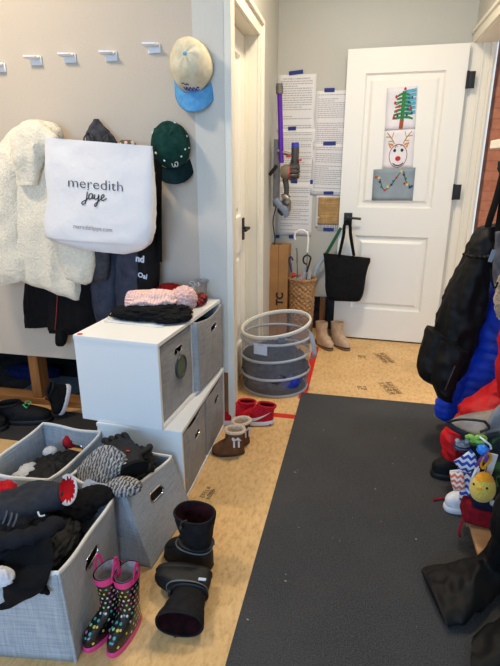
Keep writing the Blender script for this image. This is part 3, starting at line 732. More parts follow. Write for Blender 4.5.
# ---------------------------------------------------------------- adhesive hooks on the hook wall
def hook(x, y, label):
    p = ay(x, y, YH); r = root('wall_hook', label, 'hook', (p.x, YH, p.z), group='white adhesive hooks on the wall')
    g = MB(); g.box((.002, -.004, -.012), (.058, .008, .038), bev=.003); g.build('back_plate', M['white_plastic'], r, world=False)
    g = MB(); n = 9; rows = []
    for i in range(n):
        a = i/(n-1); y_ = -.006-.034*a; z = .008-.016*math.sin(a*PI*.55)+.024*max(0, a-.55)
        rows.append([V((-.032-.006*a, y_, z+.004)), V((.024, y_, z+.001)), V((.024, y_, z-.005)), V((-.032-.006*a, y_, z-.003))])
    b = g.quadgrid(rows, True); g.face([b, b+1, b+2, b+3]); g.face([b+(n-1)*4+k for k in range(4)][::-1]); g.build('hook_lip', M['white_plastic'], r, world=False)
for (x, y), lab in zip(((0, 65), (36, 58), (70, 55.5), (111, 53.5), (154, 45.5)), ('leftmost empty white adhesive hook, cut by the left edge of the photo', 'white adhesive hook directly above the cream fleece jacket', 'middle one of the five white adhesive hooks in a row', 'white adhesive hook above the grey hood and white tote', 'rightmost empty white adhesive hook, nearest the cream cap')):
    hook(x, y, lab)

# ---------------------------------------------------------------- clothes on the hook wall
def px(xl, xr, y, Y, d, tilt=0.0, e=1.0):
    """cross-section between two picture columns on the plane at depth Y: half depth d"""
    a, b = ay(xl, y-tilt, Y), ay(xr, y+tilt, Y); return ((a+b)/2, (b-a)/2, V((0, d, 0)), e)
M['sherpa'] = fleece('cream_sherpa', (252, 242, 222), (234, 222, 198), 110)
r = root('fleece_jacket', 'cream fluffy fleece jacket hanging at the left of the white tote', 'jacket', ay(40, 297, 2.24))
S = folds(.016, (9, 9, 3), 2.2)
Y0 = 2.225
g = MB(); g.loft([px(32, 39, 120, Y0, .015), px(22, 54, 124, Y0, .045), px(6, 62, 138, Y0, .06), px(-12, 66, 165, Y0, .07), px(-14, 70, 200, Y0, .075, 3), px(-14, 76, 235, Y0, .075, 8), px(-6, 82, 262, Y0, .07, 13), px(2, 84, 282, Y0, .06, 15), px(8, 83, 288, Y0, .02, 14)], 72, 8, S)
g.build('jacket_body', M['sherpa'], r)
g = MB(); Y1 = 2.17; g.loft([px(-8, 14, 148, Y1, .03), px(-14, 22, 165, Y1, .05), px(-18, 22, 205, Y1, .055), px(-16, 24, 245, Y1, .05), px(-8, 28, 272, Y1, .045, -2), px(-2, 26, 283, Y1, .03, -3)], 44, 8, folds(.012, (16, 16, 6), 7)); g.build('sleeve', M['sherpa'], r)
g = MB(); Y2 = 2.13; g.loft([px(44, 68, 225, Y2, .04), px(52, 86, 240, Y2, .045), px(58, 94, 253, Y2, .05, 1), px(61, 95, 267, Y2, .045, 2), px(65, 93, 279, Y2, .035, 3), px(70, 88, 282, Y2, .012, 3)], 44, 8, folds(.010, (16, 16, 8), 9)); g.build('sleeve', M['sherpa'], r)
g = MB(); Yh = 2.15; g.loft([px(30, 38, 121, Yh+.02, .01), px(20, 46, 127, Yh, .03), px(12, 58, 140, Yh, .04), px(14, 44, 160, Yh, .04), px(20, 36, 185, Yh, .02)], 44, 8, folds(.012, (14, 14, 6), 12)); g.build('hood', M['sherpa'], r)

M['blk_jk'] = cloth('black_jersey', (20, 20, 22), (11, 11, 13), 30)
r = root('track_jacket', 'black jacket with a thin red piping line, hanging below the cream fleece jacket', 'jacket', ay(58, 345, 2.27))
g = MB(); Y0 = 2.265; g.loft([px(30, 92, 235, Y0, .03), px(27, 96, 268, Y0, .035), px(25, 98, 295, Y0, .035), px(24, 98, 315, Y0, .032, -1), px(25, 96, 326, Y0, .02, -2)], 64, 8, folds(.012, (26, 26, 3), 4)); g.build('jacket_body', M['blk_jk'], r)
g = MB(); Y0 = 2.245; g.loft([px(48, 92, 270, Y0, .03), px(47, 97, 305, Y0, .035), px(48, 94, 326, Y0, .03, 1), px(50, 90, 334, Y0, .015, 1)], 48, 8, folds(.012, (30, 30, 3), 6)); g.build('hem', M['blk_jk'], r)
g = MB(); Y0 = 2.235; g.loft([px(57, 68, 318, Y0, .02), px(56, 67, 333, Y0, .025), px(56, 66, 343, Y0, .022), px(58, 64, 346, Y0, .008)], 24, 6, folds(.005, (30, 30, 8), 2)); g.build('sleeve', M['blk_jk'], r)
g = MB(); g.tube([ay(57.5, 292, 2.198), ay(56.5, 312, 2.196), ay(55, 330, 2.205)], .0022, 6); g.build('piping', plain('red_piping', (150, 40, 48), .7), r)

M['greyhood'] = cloth('charcoal_fleece', (84, 84, 88), (58, 58, 62), 40)
r = root('hooded_coat', 'dark grey hooded coat whose peak and cuff show around the white tote', 'coat', ay(100, 290, 2.26))
g = MB(); Y0 = 2.255; g.loft([px(95.5, 98.5, 119, Y0, .008), px(91, 104, 127, Y0, .025), px(86, 113, 138, Y0, .035), px(80, 124, 160, Y0, .045), px(80, 128, 200, Y0, .045), px(84, 130, 250, Y0, .045), px(92, 128, 280, Y0, .03)], 56, 8, folds(.012, (26, 26, 5), 5)); g.build('coat_body', M['greyhood'], r)
g = MB(); Y0 = 2.17; g.loft([px(92, 108, 236, Y0, .03), px(90, 109, 258, Y0, .04), px(91, 109, 274, Y0, .038), px(94, 107, 280, Y0, .015)], 36, 6, folds(.008, (18, 18, 8), 3)); g.build('sleeve', M['greyhood'], r)
M['slate'] = cloth('slate_nylon', (66, 70, 86), (46, 50, 64), 22, 500, .7, .3, spec=.3)
r = root('snow_pants', 'slate blue snow pants hanging below the white tote, left of the black backpack', 'pants', ay(112, 320, 2.2))
for q, s in (([px(98, 118, 235, 2.235, .04), px(95, 121, 258, 2.235, .045), px(93, 120, 285, 2.235, .045), px(95, 117, 308, 2.235, .045), px(98, 115, 322, 2.235, .03)], 3), ([px(112, 138, 228, 2.21, .04), px(114, 141, 250, 2.205, .045), px(116, 141, 280, 2.205, .045), px(117, 138, 305, 2.205, .045), px(120, 136, 318, 2.205, .03)], 8)):
    g = MB(); g.loft(q, 40, 8, folds(.012, (20, 20, 7), s)); g.build('pant_leg', M['slate'], r)
r = root('backpack', 'black backpack with white lettering hanging between the slate snow pants and the wall corner', 'backpack', ay(148, 292, 2.2))
M['bp'] = cloth('black_packcloth', (24, 24, 27), (14, 14, 17), 30, 500, .75)
g = MB(); Y0 = 2.235; g.loft([px(143, 149, 175, Y0, .02), px(142, 151, 200, Y0, .035), px(140, 153, 222, Y0, .05), px(136, 157, 248, Y0, .06), px(134, 159, 275, Y0, .06), px(135, 157, 288, Y0, .05), px(139, 153, 292, Y0, .02)], 48, 8, folds(.006, (14, 14, 8), 4), e=.75); g.build('pack_body', M['bp'], r)
g = MB(); g.tube(spline([ay(157, 128, 2.29), ay(158.5, 160, 2.25), ay(158.5, 210, 2.235), ay(159, 262, 2.22)], 8), .016, 8, flat=.3, up=(0, 1, 0)); g.build('shoulder_strap', M['black'], r)
def bp_pt(x, y): return ay(x, y, 2.115)
wh = plain('white_print', (214, 222, 236), .6)
def lettering_px(parent, s, p0, p1, size, Yp, m, name='lettering', weight=0.0, align='LEFT', up=None):
    a, b = ay(*p0, Yp), ay(*p1, Yp); u = (b-a).normalized(); w = V((0, -1, 0)).cross(u)*-1
    w = V((-u.z, 0, u.x)); g = MB(); put_text(g, s, size, lambda x, y: a+u*x+w*y, weight, align); return g.build(name, m, parent, smooth=0)
lettering_px(r, 'nd', (135.5, 261), (144, 262.5), .042, 2.168, wh, weight=.002)
lettering_px(r, 'Oal', (137.5, 276.5), (151, 280.5), .032, 2.166, wh, weight=.001)
r0 = MB(); Y0 = 2.27; r0.loft([px(121, 131, 140, Y0, .008), px(118, 136, 145, Y0, .02), px(118, 138, 160, Y0, .02)], 24, 6, folds(.006, (30, 30, 20), 3))
def floral():
    m, nt, b = new_mat('floral_print'); v = coords(nt); vo = nt.nodes.new('ShaderNodeTexVoronoi'); vo.inputs['Scale'].default_value = 70; nt.links.new(v, vo.inputs['Vector'])
    c = ramp(nt, vo.outputs['Color'], [(.0, (214, 206, 190)), (.45, (176, 60, 60)), (.7, (80, 96, 70)), (1, (220, 212, 196))], 'CONSTANT'); nt.links.new(c, b.inputs['Base Color']); b.inputs['Roughness'].default_value = .9; return m
tag(r0.build('printed_scarf', floral(), loc=ay(128, 160, 2.27)), 'bit of red floral printed cloth peeking out behind the top of the white tote', 'scarf')

# white tote bag with lettering
M['tote'] = plain('white_tote_fabric', (232, 229, 229), .6, bscale=7, bstr=.5, bdist=.02)
TLc, TRc = ay(46, 137.5, 2.10), ay(150.5, 146, 2.10)
MLc, MRc = ay(43.5, 195, 2.055), ay(150, 205, 2.06)
BLc, BRc = ay(41.5, 233, 2.03), ay(147.5, 240, 2.04)
r = root('tote_bag', 'large white tote bag with black lettering hanging in front of the coats', 'bag', ay(97, 253, 2.17))
BACK = V((0, .015, 0))
def ts(a, b, d, e=.45): return ((a+b)/2+V((0, d, 0)), (b-a)/2, V((0, d, 0)), e)
g = MB()
secs = [ts(TLc, TRc, .006), ts(TLc.lerp(MLc, .3), TRc.lerp(MRc, .3), .022), ts(MLc, MRc, .045), ts(BLc, BRc, .046, .5), ts(ay(44, 239.5, 2.035), ay(144.5, 248, 2.045), .040, .6), ts(ay(58, 244.5, 2.045), ay(136, 252.5, 2.05), .035, .7), ts(ay(80, 249.5, 2.055), ay(124, 254.5, 2.06), .012, .8)]
def tote_disp(p, th, t): return .007*(crease(p, (6, 6, 5), 3.3)-.3)+.007*noise.noise(V((p.x*7, 2, p.z*7)))+.004*crease(p, (9, 9, 14), 8)
g.loft(secs, 120, 8, tote_disp); g.build('bag_body', M['tote'], r, smooth=50)
from mathutils.bvhtree import BVHTree
tb = BVHTree.FromPolygons(g.v, g.f)
def on_tote(x, y):                                      # print follows the cloth
    d = ray(x, y).normalized(); h = tb.ray_cast(CO, d); p = h[0] if h[0] else ay(x, y, 2.13); return V(p)-V((0, .0035, 0))
ik = plain('black_print', (34, 33, 36), .7); ik2 = plain('grey_web_print', (120, 118, 124), .7)
def tote_text(s, x0, x1, y0, y1, h, m, weight, name):
    vs, fs = text_mesh(s, 1.0, weight, 'LEFT'); W = max(v.x for v in vs); b = MB()
    b.v = [on_tote(x0+(x1-x0)*v.x/W, y0+(y1-y0)*v.x/W-v.y*h) for v in vs]
    for f in fs: b.face(f)
    return b.build(name, m, r, smooth=0)
tote_text('meredith', 67.5, 123, 186.5, 191.5, 14.3, ik, -.012, 'lettering')
tote_text('meredithjaye.com', 73.5, 112.5, 228.0, 232.0, 6.2, ik2, -.004, 'web_lettering')
# the brush-script second line, drawn as pen strokes (picture-plane pen path laid on the cloth)
g = MB()
strokes = [[(87.6, 191.5), (86.9, 198), (85.4, 203), (83.2, 204.3), (82, 203), (83.3, 201.5), (86.8, 199.6), (89.6, 197.2)],
           [(93.2, 194.2), (90.8, 193.6), (89.2, 196), (89.6, 198.8), (91.6, 198.4), (93.2, 194.6), (92.8, 198.2), (94.6, 198)],
           [(95.2, 194.2), (94.6, 197.6), (96, 199.2), (98.2, 197.6), (99.2, 194.6), (98.4, 200.2), (96.8, 205.4), (95.2, 206.2), (95.2, 204.2), (98.2, 201.6), (101.2, 199)],
           [(101.2, 198.6), (103.6, 197.4), (104.4, 195.4), (103, 194.8), (101.6, 197), (102, 199.8), (104, 200.4), (107, 198.2)]]
for k, s in enumerate(strokes):
    P = spline([(x, y, 0) for x, y in s], 8); ribbon(g, [(p.x, p.y) for p in P], 1.05, on_tote)
ribbon(g, [(88.2, 188.9), (88.5, 190.0)], 1.1, on_tote); g.build('script_lettering', ik, r, smooth=0)
for x0, x1, y in ((84, 92, 140.5), (103.5, 107.5, 142)):
    a, b, c = ay(x0, y, 2.10), ay(x1, y+.7, 2.10), ay((x0+x1)/2+1, y-8, 2.25); g = MB()
    g.tube(spline([a, a+V((.001, .005, .014)), c, b+V((-.001, .005, .014)), b], 5), .0035, 7); g.build('handle', M['black_metal'], r)

# ---------------------------------------------------------------- caps
def ball_cap(label, loc, rot, crown_m, brim_m, btn_m, size=.088, bl=.100, sag=0.0, deep=.125, seed=1):
    r = root('ball_cap', label, 'cap', loc, rot)
    g = MB(); rows = []; NR, NT = 22, 72
    def cp(t, th):                                      # t 0 rim .. 1 button
        k = math.cos(t*PI/2)**.72; z = deep*math.sin(t*PI/2)**.92
        seam = 1-.014*max(0, 1-abs(math.sin(3*(th+PI/6)))*7)*(1-t*.5)
        n = 1+.05*noise.noise(V((math.cos(th)*1.6+seed, math.sin(th)*1.6, t*2.2)))
        front = 1+.08*max(0, -math.sin(th))*(1-t)
        return V((size*k*seam*n*math.cos(th), size*1.12*k*seam*n*front*math.sin(th), z*n*(1-sag*.3*(1-t))))
    for i in range(NR+1): rows.append([cp(i/NR*.985, 2*PI*j/NT) for j in range(NT)])
    b = g.quadgrid(rows, True); g.fan([b+NR*NT+j for j in range(NT)], (0, 0, rows[-1][0].z))
    g.build('crown', crown_m, r, world=False, thick=.002)
    g = MB(); rows = []
    for i in range(13):
        u = i/12; row = []
        for j in range(41):
            th = -PI+PI*j/40*1.0; a = rad(192)+rad(156)*j/40
            base = V((size*1.0*math.cos(a), size*1.19*math.sin(a), 0))
            ext = bl*max(0, -math.sin(a)-.18)**.5
            p = base+V((math.cos(a)*.014*u, -ext*u, 0)); p.z = .004-.9*p.x*p.x/size*.55-.012*u*u; row.append(p)
        rows.append(row)
    g.quadgrid(rows); g.build('brim', brim_m, r, world=False, thick=.004)
    g = MB(); g.ico((0, 0, deep*1.0), .0095, 2, (1, 1, .6)); g.build('button', btn_m, r, world=False)
    return r, cp
M['cream_cap'] = cloth('cream_cotton', (236, 226, 198), (214, 200, 164), 24); M['sky'] = cloth('sky_blue_twill', (104, 172, 222), (84, 150, 204), 50)
cx = ay(190.5, 66, 2.27)
cap, cp = ball_cap('cream ball cap with a sky blue brim, hung at the wall corner', (cx.x, 2.29, cx.z), (rad(76), rad(-4), rad(6)), M['cream_cap'], M['sky'], plain('blue_button', (110, 168, 206), .8), .088, deep=.12, seed=2, bl=.086)
def stitch(name, m, pts, w, th0, t0):
    g = MB(); P = spline([(x, y, 0) for x, y in pts], 5); ribbon(g, [(p.x, p.y) for p in P], w, lambda x, y: cp(t0+y/.16, th0+x/.085)*1.014); g.build(name, m, cap, world=False, smooth=0)
bt_ = plain('blue_thread', (70, 92, 170), .8)
stitch('embroidery', bt_, [(-.030, .010), (-.024, -.008), (-.018, .010), (-.012, -.008), (-.004, .008), (.002, -.010), (.010, .006), (.016, -.010), (.026, .002), (.030, -.008)], .006, rad(-90), .15)
stitch('embroidery', bt_, [(-.026, -.004), (-.010, -.012), (.010, -.014), (.030, -.016)], .006, rad(-90), .15)
stitch('embroidery', plain('maroon_thread', (128, 60, 96), .8), [(-.024, .004), (-.016, .010), (-.008, .004), (.0, .009), (.006, .002)], .006, rad(-98), .27)
M['green_cap'] = cloth('bottle_green_twill', (26, 68, 60), (16, 50, 44), 40); M['teal_brim'] = cloth('dark_teal_twill', (14, 42, 46), (9, 30, 34), 40)
cx = ay(169, 146, 2.26)
cap, cp = ball_cap('dark green ball cap with white dots and a white monogram', (cx.x, 2.285, cx.z), (rad(66), rad(-8), rad(20)), M['green_cap'], M['teal_brim'], M['green_cap'], .086, bl=.078, deep=.105, seed=5)
wd_ = plain('white_thread', (232, 236, 232), .7)
for th, t, k in ((-150, .30, .0075), (-25, .25, .005), (5, .35, .005), (-40, .42, .005), (-62, .35, .0055), (-118, .30, .0055), (95, .3, .005), (150, .35, .006), (60, .5, .005)):
    p = cp(t, rad(th)); g = MB(); g.ico(p*1.01, k, 1, (1, 1, .7)); g.build('dot', wd_, cap, world=False)
g = MB(); pts = spline([(-.6, .5, 0), (-.45, -.35, 0), (-.15, -.5, 0), (.0, .25, 0), (.15, -.5, 0), (.5, -.35, 0), (.62, .35, 0), (.3, .62, 0), (.05, .45, 0)], 5)
ribbon(g, [(p.x, p.y) for p in pts], .17, lambda x, y: cp(.16+y*.024/.15*1.0, rad(-88)+x*.022/.085)*1.014); g.build('monogram', wd_, cap, world=False, smooth=0)

# ---------------------------------------------------------------- cube organizers
def organizer(label, loc, rz, L, D, H, T=.016):
    """two-cube case lying lengthwise: local +y along its length, open face at x = 0, body towards -x"""
    r = root('cube_organizer', label, 'organizer', loc, (0, 0, rz), group='white two-cube organizers stacked by the wall corner')
    def p(name, c, s): MB().box(c, s, bev=.0015).build(name, M['melamine'], r, world=False)
    p('top_panel', (-D/2, L/2, H-T/2), (D+.004, L+.004, T)); p('bottom_panel', (-D/2, L/2, T/2), (D, L, T))
    p('side_panel', (-D/2, T/2, H/2), (D, T, H-2*T)); p('side_panel', (-D/2, L-T/2, H/2), (D, T, H-2*T))
    p('divider', (-D/2-.004, L/2, H/2), (D-.012, T, H-2*T)); p('back_panel', (-D+.003, L/2, H/2), (.006, L-2*T, H-2*T))
    return r
M['linen'] = linen('grey_linen', (176, 176, 176), (134, 135, 138)); M['linen_pale'] = linen('pale_grey_linen', (190, 192, 194), (152, 156, 162))
M['linen_in'] = linen('linen_lining', (204, 202, 198), (176, 174, 172)); M['lining_dark'] = cloth('navy_lining', (40, 44, 62), (28, 30, 44))
def stadium(a, b, n=12):                                # half length a, half height b
    return [(a-b+b*math.cos(t), b*math.sin(t)) for t in [-PI/2+PI*k/n for k in range(n+1)]]+[(-(a-b)-b*math.cos(t), b*math.sin(t)) for t in [PI/2-PI*k/n for k in range(n+1)]][0:] if False else \
        [(a-b+b*math.cos(-PI/2+PI*k/n), b*math.sin(-PI/2+PI*k/n)) for k in range(n+1)]+[(-(a-b)+b*math.cos(PI/2+PI*k/n), b*math.sin(PI/2+PI*k/n)) for k in range(n+1)]
def holed_panel(mb, f, cu, cv, a, b, nu=40, nv=40):
    """surface f(u,v), u,v in 0..1 (u across width, v up), with a rounded slot cut out of it"""
    P0, P1, Pv = f(0, .5), f(1, .5), f(.5, 1); W = (P1-P0).length; Hh = (f(.5, 1)-f(.5, 0)).length
    out = []
    base = len(mb.v); uv = []
    for j in range(nv+1):
        for i in range(nu+1):
            u, v = i/nu, j/nv; dx, dy = (u-cu)*W, (v-cv)*Hh; q = max(abs(dx)-(a-b), 0)
            d = math.hypot(q, dy)
            if .35*b < d < b*1.0 and True:
                k = b/max(d, 1e-6); sx = math.copysign(min(abs(dx), a-b)+q*k, dx); u, v = cu+sx/W, cv+dy*k/Hh; d = b
            uv.append(d); mb.vert(f(u, v))
    for j in range(nv):
        for i in range(nu):
            ids = [j*(nu+1)+i, j*(nu+1)+i+1, (j+1)*(nu+1)+i+1, (j+1)*(nu+1)+i]
            if sum(uv[k] < b-1e-6 for k in ids) == 0 and not all(abs(uv[k]-b) < 1e-6 for k in ids): mb.face([base+k for k in ids])
            elif sum(uv[k] < b-1e-6 for k in ids) == 0 :
                pass
    ring = [f(cu+x/W, cv+y/Hh) for x, y in stadium(a+.001, b+.001)]
    return ring
def drawer(name, label, M4, L, H, D, sag, m, handle, out=0.0, medallion=False, group='grey linen bins in the white organizers'):
    """soft linen bin; local x out of the opening, y along the front, z up"""
    T = M4.to_translation(); r = root(name, label, 'storage bin', T, (0, 0, M4.to_euler().z), group)
    def f(u, v):
        bow = .006*math.sin(PI*u)*math.sin(PI*v)
        return V((bow+.001*math.sin(v*9+u*5), (u-.5)*L, v*(H-sag*math.sin(PI*u)**1.3*v)))
    g = MB(); ring = holed_panel(g, f, handle[0], handle[1], .036, .0125)
    g.build('front_panel', m, r, world=False, thick=.004)
    g = MB(); g.tube(ring, .0035, 8, True, flat=.8); g.build('grommet', M['chrome'], r, world=False)
    g = MB(); n = 24
    for sgn in (-.5, .5): g.quadgrid([[V((-D*i/6, sgn*L, H*j/6*1.0)) for i in range(7)] for j in range(7)])
    g.quadgrid([[V((-D, -L/2+L*i/6, H*j/6)) for i in range(7)] for j in range(7)]); g.quadgrid([[V((-D*i/2, -L/2+L*j/2, .002)) for i in range(3)] for j in range(3)])
    g.build('bin_body', M['linen_pale'] if out else m, r, world=False, thick=.004)
    g = MB(); g.box((-D*.5-.01, 0, H*.42), (D*.9, L*.93, H*.80), bev=.03); g.build('lining', M['lining_dark'], r, world=False)
    if medallion:
        g = MB(); c = f(handle[0]+.02, handle[1]-.24); g.tube([V((.007, c.y, c.z)), V((.013, c.y, c.z))], [.046, .044], 32)
        md = g.build('medallion', plain('green_enamel', (66, 98, 92), .35, .3, bscale=60, bstr=.3), r, world=False)
        g = MB(); g.tube([V((.012, c.y+.046*math.cos(t), c.z+.046*math.sin(t))) for t in [2*PI*k/40 for k in range(40)]], .005, 8, True); g.build('medallion_ring', plain('dark_green_ring', (34, 58, 54), .4), md, world=False)
        g = MB(); g.tube(spline([V((.006, c.y, c.z+.046)), V((.010, c.y-.002, c.z+.06)), V((-.006, c.y-.004, c.z+.07))], 5), .0022, 6); g.build('hanging_cord', M['chrome'], md, world=False)
    return r
LO, UP = (-.624, 1.642, 0), (-.695, 1.627, .3315)
LL, LH, DD = .662, .330, .353
organizer('lower white two-cube organizer standing on the floor, carrying the other one', LO, rad(.7), LL, DD, LH)
organizer('upper white two-cube organizer with hats on top, stacked slightly askew', UP, rad(4.6)*-1, LL, DD, .356)
def in_org(o, rz, x, y, z): return Matrix.Translation(V(o)) @ Matrix.Rotation(rz, 4, 'Z') @ Matrix.Translation(V((x, y, z)))
BW = LL/2-.030
drawer('fabric_bin', 'grey linen bin with a green round medallion, near half of the upper organizer', in_org(UP, rad(-4.6), -.012, LL*.25+.004, .0175), BW, .312, .31, .004, M['linen'], (.56, .80), medallion=True)
drawer('fabric_bin', 'grey linen bin pulled slightly out, far half of the upper organizer', in_org(UP, rad(-4.6), .012, LL*.75-.004, .0175), BW, .318, .31, .020, M['linen'], (.62, .80), out=1)
drawer('fabric_bin', 'grey linen bin with a sagging rim, near half of the lower organizer', in_org(LO, rad(.7), -.006, LL*.25+.004, .0175), BW, .292, .31, .030, M['linen'], (.58, .72))
drawer('fabric_bin', 'grey linen bin, far half of the lower organizer beside the brown fleece boots', in_org(LO, rad(.7), -.006, LL*.75-.004, .0175), BW, .288, .31, .018, M['linen'], (.55, .76))

# things on top of the organizers
TOPZ = .3315+.356+.001
def topp(x, y, dz=0.0): return az(x, y, TOPZ+dz)
mb = MB(); q = [topp(104, 322), topp(112, 312), topp(176, 313), topp(162, 328)]
mb.quadgrid([[q[0].lerp(q[3], i/6).lerp(q[1].lerp(q[2], i/6), j/4)+V((0, 0, .001+.001*math.sin(i+j))) for i in range(7)] for j in range(5)])
tag(mb.build('paper_sheet', plain('plain_sheet', (228, 226, 222), .8), loc=q[0], thick=.0008), 'blank sheet of paper lying under the black hat on the organizer', 'paper')
mb = MB(); c = topp(80, 334); mb.tube([c, c+V((0, 0, .0012))], .009, 20, flat=1.2); tag(mb.build('sticker', plain('red_sticker', (214, 60, 70), .5), loc=c), 'small red round sticker on the near left corner of the upper organizer', 'sticker')
M['knit_black'] = cloth('black_knit', (26, 25, 26), (13, 13, 14), 90)
r = root('knit_hat', 'black fleece hat lying flat under the pink beanie', 'hat', topp(148, 312))
def flat_lump(name, c, rr, seed, m, rot=0.0, parent=None, **k):
    g = MB(); crumple(g, c, rr, seed, rot=rot, **k); return g.build(name, m, parent, smooth=180, weld=1e-4)
flat_lump('hat_body', topp(152, 312, .022), (.15, .085, .035), 4, M['knit_black'], .25, r, amp=.14)
g = MB(); g.loft([(topp(111, 315, .006), V((.006, .012, 0)), V((0, 0, .004))), (topp(122, 314, .010), V((.01, .045, 0)), V((0, 0, .008))), (topp(138, 313, .014), V((.01, .06, 0)), V((0, 0, .014)))], 24, 5); g.build('ear_flap', M['knit_black'], r)
g = MB(); g.box(topp(136, 318, .012), (.004, .012, .022), Matrix.Rotation(.3, 4, 'Z'), bev=.001); g.build('label_tab', plain('white_tab', (220, 220, 220), .7), r)
flat_lump('knit_glove', topp(172, 318, .014), (.07, .05, .018), 12, M['knit_black'], .5).__setitem__('label', 'black knit glove hanging over the near edge beside the black hat'); 
gl = bpy.data.objects['knit_glove']; gl['category'] = 'glove'
# pink cable beanie with pompom
def knit(name, c, c2):
    m, nt, b = new_mat(name); v = coords(nt); w = nt.nodes.new('ShaderNodeTexWave'); w.inputs['Scale'].default_value = 26; w.inputs['Distortion'].default_value = 5; w.inputs['Detail Scale'].default_value = 3
    nt.links.new(v, w.inputs['Vector']); n = ntex(nt, v, 160, 3); f = math_n(nt, 'MULTIPLY', math_n(nt, 'ADD', w.outputs['Fac'], n), .5)
    nt.links.new(ramp(nt, f, [(.25, c2), (.7, c)]), b.inputs['Base Color']); b.inputs['Roughness'].default_value = 1; b.inputs['Specular IOR Level'].default_value = .1; bump(nt, b, f, .8, .006); return m
M['pink'] = knit('pink_cable_knit', (248, 216, 208), (228, 184, 176))
r = root('pompom_beanie', 'pink cable-knit beanie with a fluffy pompom lying on the black hat', 'hat', topp(150, 300, .05))
a, b = topp(131, 300, .062), topp(184, 301, .058); d = (b-a)
def cable(p, th, t): return .006*math.sin(th*7+math.sin(t*22)*1.1)+.005*crease(p, (16, 16, 16), 2)
g = MB(); up = V((0, 0, 1)); sd = V((-d.y, d.x, 0)).normalized()
g.loft([(a+d*-.01, sd*.035, up*.020), (a+d*.03, sd*.060, up*.032), (a+d*.25, sd*.070, up*.036), (a+d*.5, sd*.068, up*.038), (a+d*.72, sd*.055, up*.036), (a+d*.85, sd*.035, up*.026), (a+d*.92, sd*.012, up*.012)], 64, 9, cable); g.build('beanie_body', M['pink'], r)
g = MB(); g.loft([(a+d*-.06, sd*.058, up*.032), (a+d*.0, sd*.066, up*.036), (a+d*.10, sd*.066, up*.036), (a+d*.14, sd*.060, up*.033)], 60, 6, lambda p, th, t: .004*math.sin(th*20)); g.build('ribbed_cuff', M['pink'], r)
g = MB(); rng = random.Random(3)
def spike(p): return 1+.16*noise.noise(p*9)+.14*noise.noise(p*21)
g.ico(topp(184, 299, .058), .056, 5, fn=spike); g.build('pompom', fleece('pink_pompom_yarn', (248, 214, 206), (226, 180, 172), 160), r, smooth=180)
M['plaid'] = None
def plaid():
    m, nt, b = new_mat('red_black_plaid'); v = coords(nt, (1, 1, 1)); sp = nt.nodes.new('ShaderNodeSeparateXYZ'); nt.links.new(v, sp.inputs[0])
    s1 = math_n(nt, 'GREATER_THAN', math_n(nt, 'SINE', math_n(nt, 'MULTIPLY', sp.outputs['X'], 210)), 0.1); s2 = math_n(nt, 'GREATER_THAN', math_n(nt, 'SINE', math_n(nt, 'MULTIPLY', math_n(nt, 'ADD', sp.outputs['Y'], sp.outputs['Z']), 210)), 0.1)
    f = math_n(nt, 'MULTIPLY', math_n(nt, 'ADD', s1, s2), .5); nt.links.new(ramp(nt, f, [(0, (176, 46, 44)), (.4, (92, 34, 36)), (.9, (34, 26, 28))], 'CONSTANT'), b.inputs['Base Color']); b.inputs['Roughness'].default_value = .95; return m
M['plaid'] = plaid()
lump('plaid_hat', 'red and black plaid hat crumpled behind the pink pompom', 'hat', M['plaid'], topp(199, 300, .020), (.03, .055, .026), 6)
lump('red_mitten', 'red mitten at the far back edge of the organizer behind the pink beanie', 'mitten', cloth('red_fleece', (196, 40, 42), (150, 26, 30)), topp(170, 293, .03), (.06, .035, .04), 9, nu=36, nv=18)
# ---------------------------------------------------------------- footwear (local: heel at y=0, toe towards +y)
def ring_of(z, yb, yf, w, k=.10, n=44, e=.85):
    c, h = (yb+yf)/2, (yf-yb)/2; out = []
    for j in range(n):
        t = 2*PI*j/n; s, co = math.sin(t), math.cos(t)
        out.append(V((w*math.copysign(abs(s)**e, s)*(1+k*co), c+h*math.copysign(abs(co)**.9, co), z)))
    return out
def interp_prof(prof, sub=5):
    P = [tuple(p)+((.10,) if len(p) < 5 else ()) for p in prof]; out = []
    for i in range(len(P)-1):
        a, b, c, d = P[max(i-1, 0)], P[i], P[i+1], P[min(i+2, len(P)-1)]
        for q in range(sub+(1 if i == len(P)-2 else 0)):
            t = q/sub; out.append(tuple(.5*((2*b[m])+(c[m]-a[m])*t+(2*a[m]-5*b[m]+4*c[m]-d[m])*t*t+(3*b[m]-a[m]-3*c[m]+d[m])*t**3) for m in range(5)))
    return out
def upper(prof, tilt=0.0, wr=None, cap0=True):
    g = MB(); rows = []
    for z, yb, yf, w, k in interp_prof(prof):
        R = ring_of(z, yb, yf, w, k)
        for p in R:
            p.z += tilt*(p.y-(yb+yf)/2)
            if wr: c = V((0, (yb+yf)/2, p.z)); p += (p-c).normalized()*wr(p)
        rows.append(R)
    g.quadgrid(rows, True)
    if cap0: g.fan(list(range(44)), V((0, (prof[0][1]+prof[0][2])/2, prof[0][0])), True)
    return g
def lining(prof, tilt=0.0, inset=.006, depth=3):
    g = MB(); pr = interp_prof(prof); rows = []
    for z, yb, yf, w, k in pr[-depth*5:]:
        R = ring_of(z+.0005, yb+inset, yf-inset, w-inset, k)
        for p in R: p.z += tilt*(p.y-(yb+yf)/2)
        rows.append(R)
    b = g.quadgrid(rows, True); g.fan(list(range(44)), sum(rows[0], V((0, 0, 0)))/44); return g
def collar(prof, r, tilt=0.0, flat=1.6):
    z, yb, yf, w, k = interp_prof(prof)[-1]; R = ring_of(z, yb, yf, w, k)
    for p in R: p.z += tilt*(p.y-(yb+yf)/2)
    return MB().tube(R, r, 8, True, flat=flat)
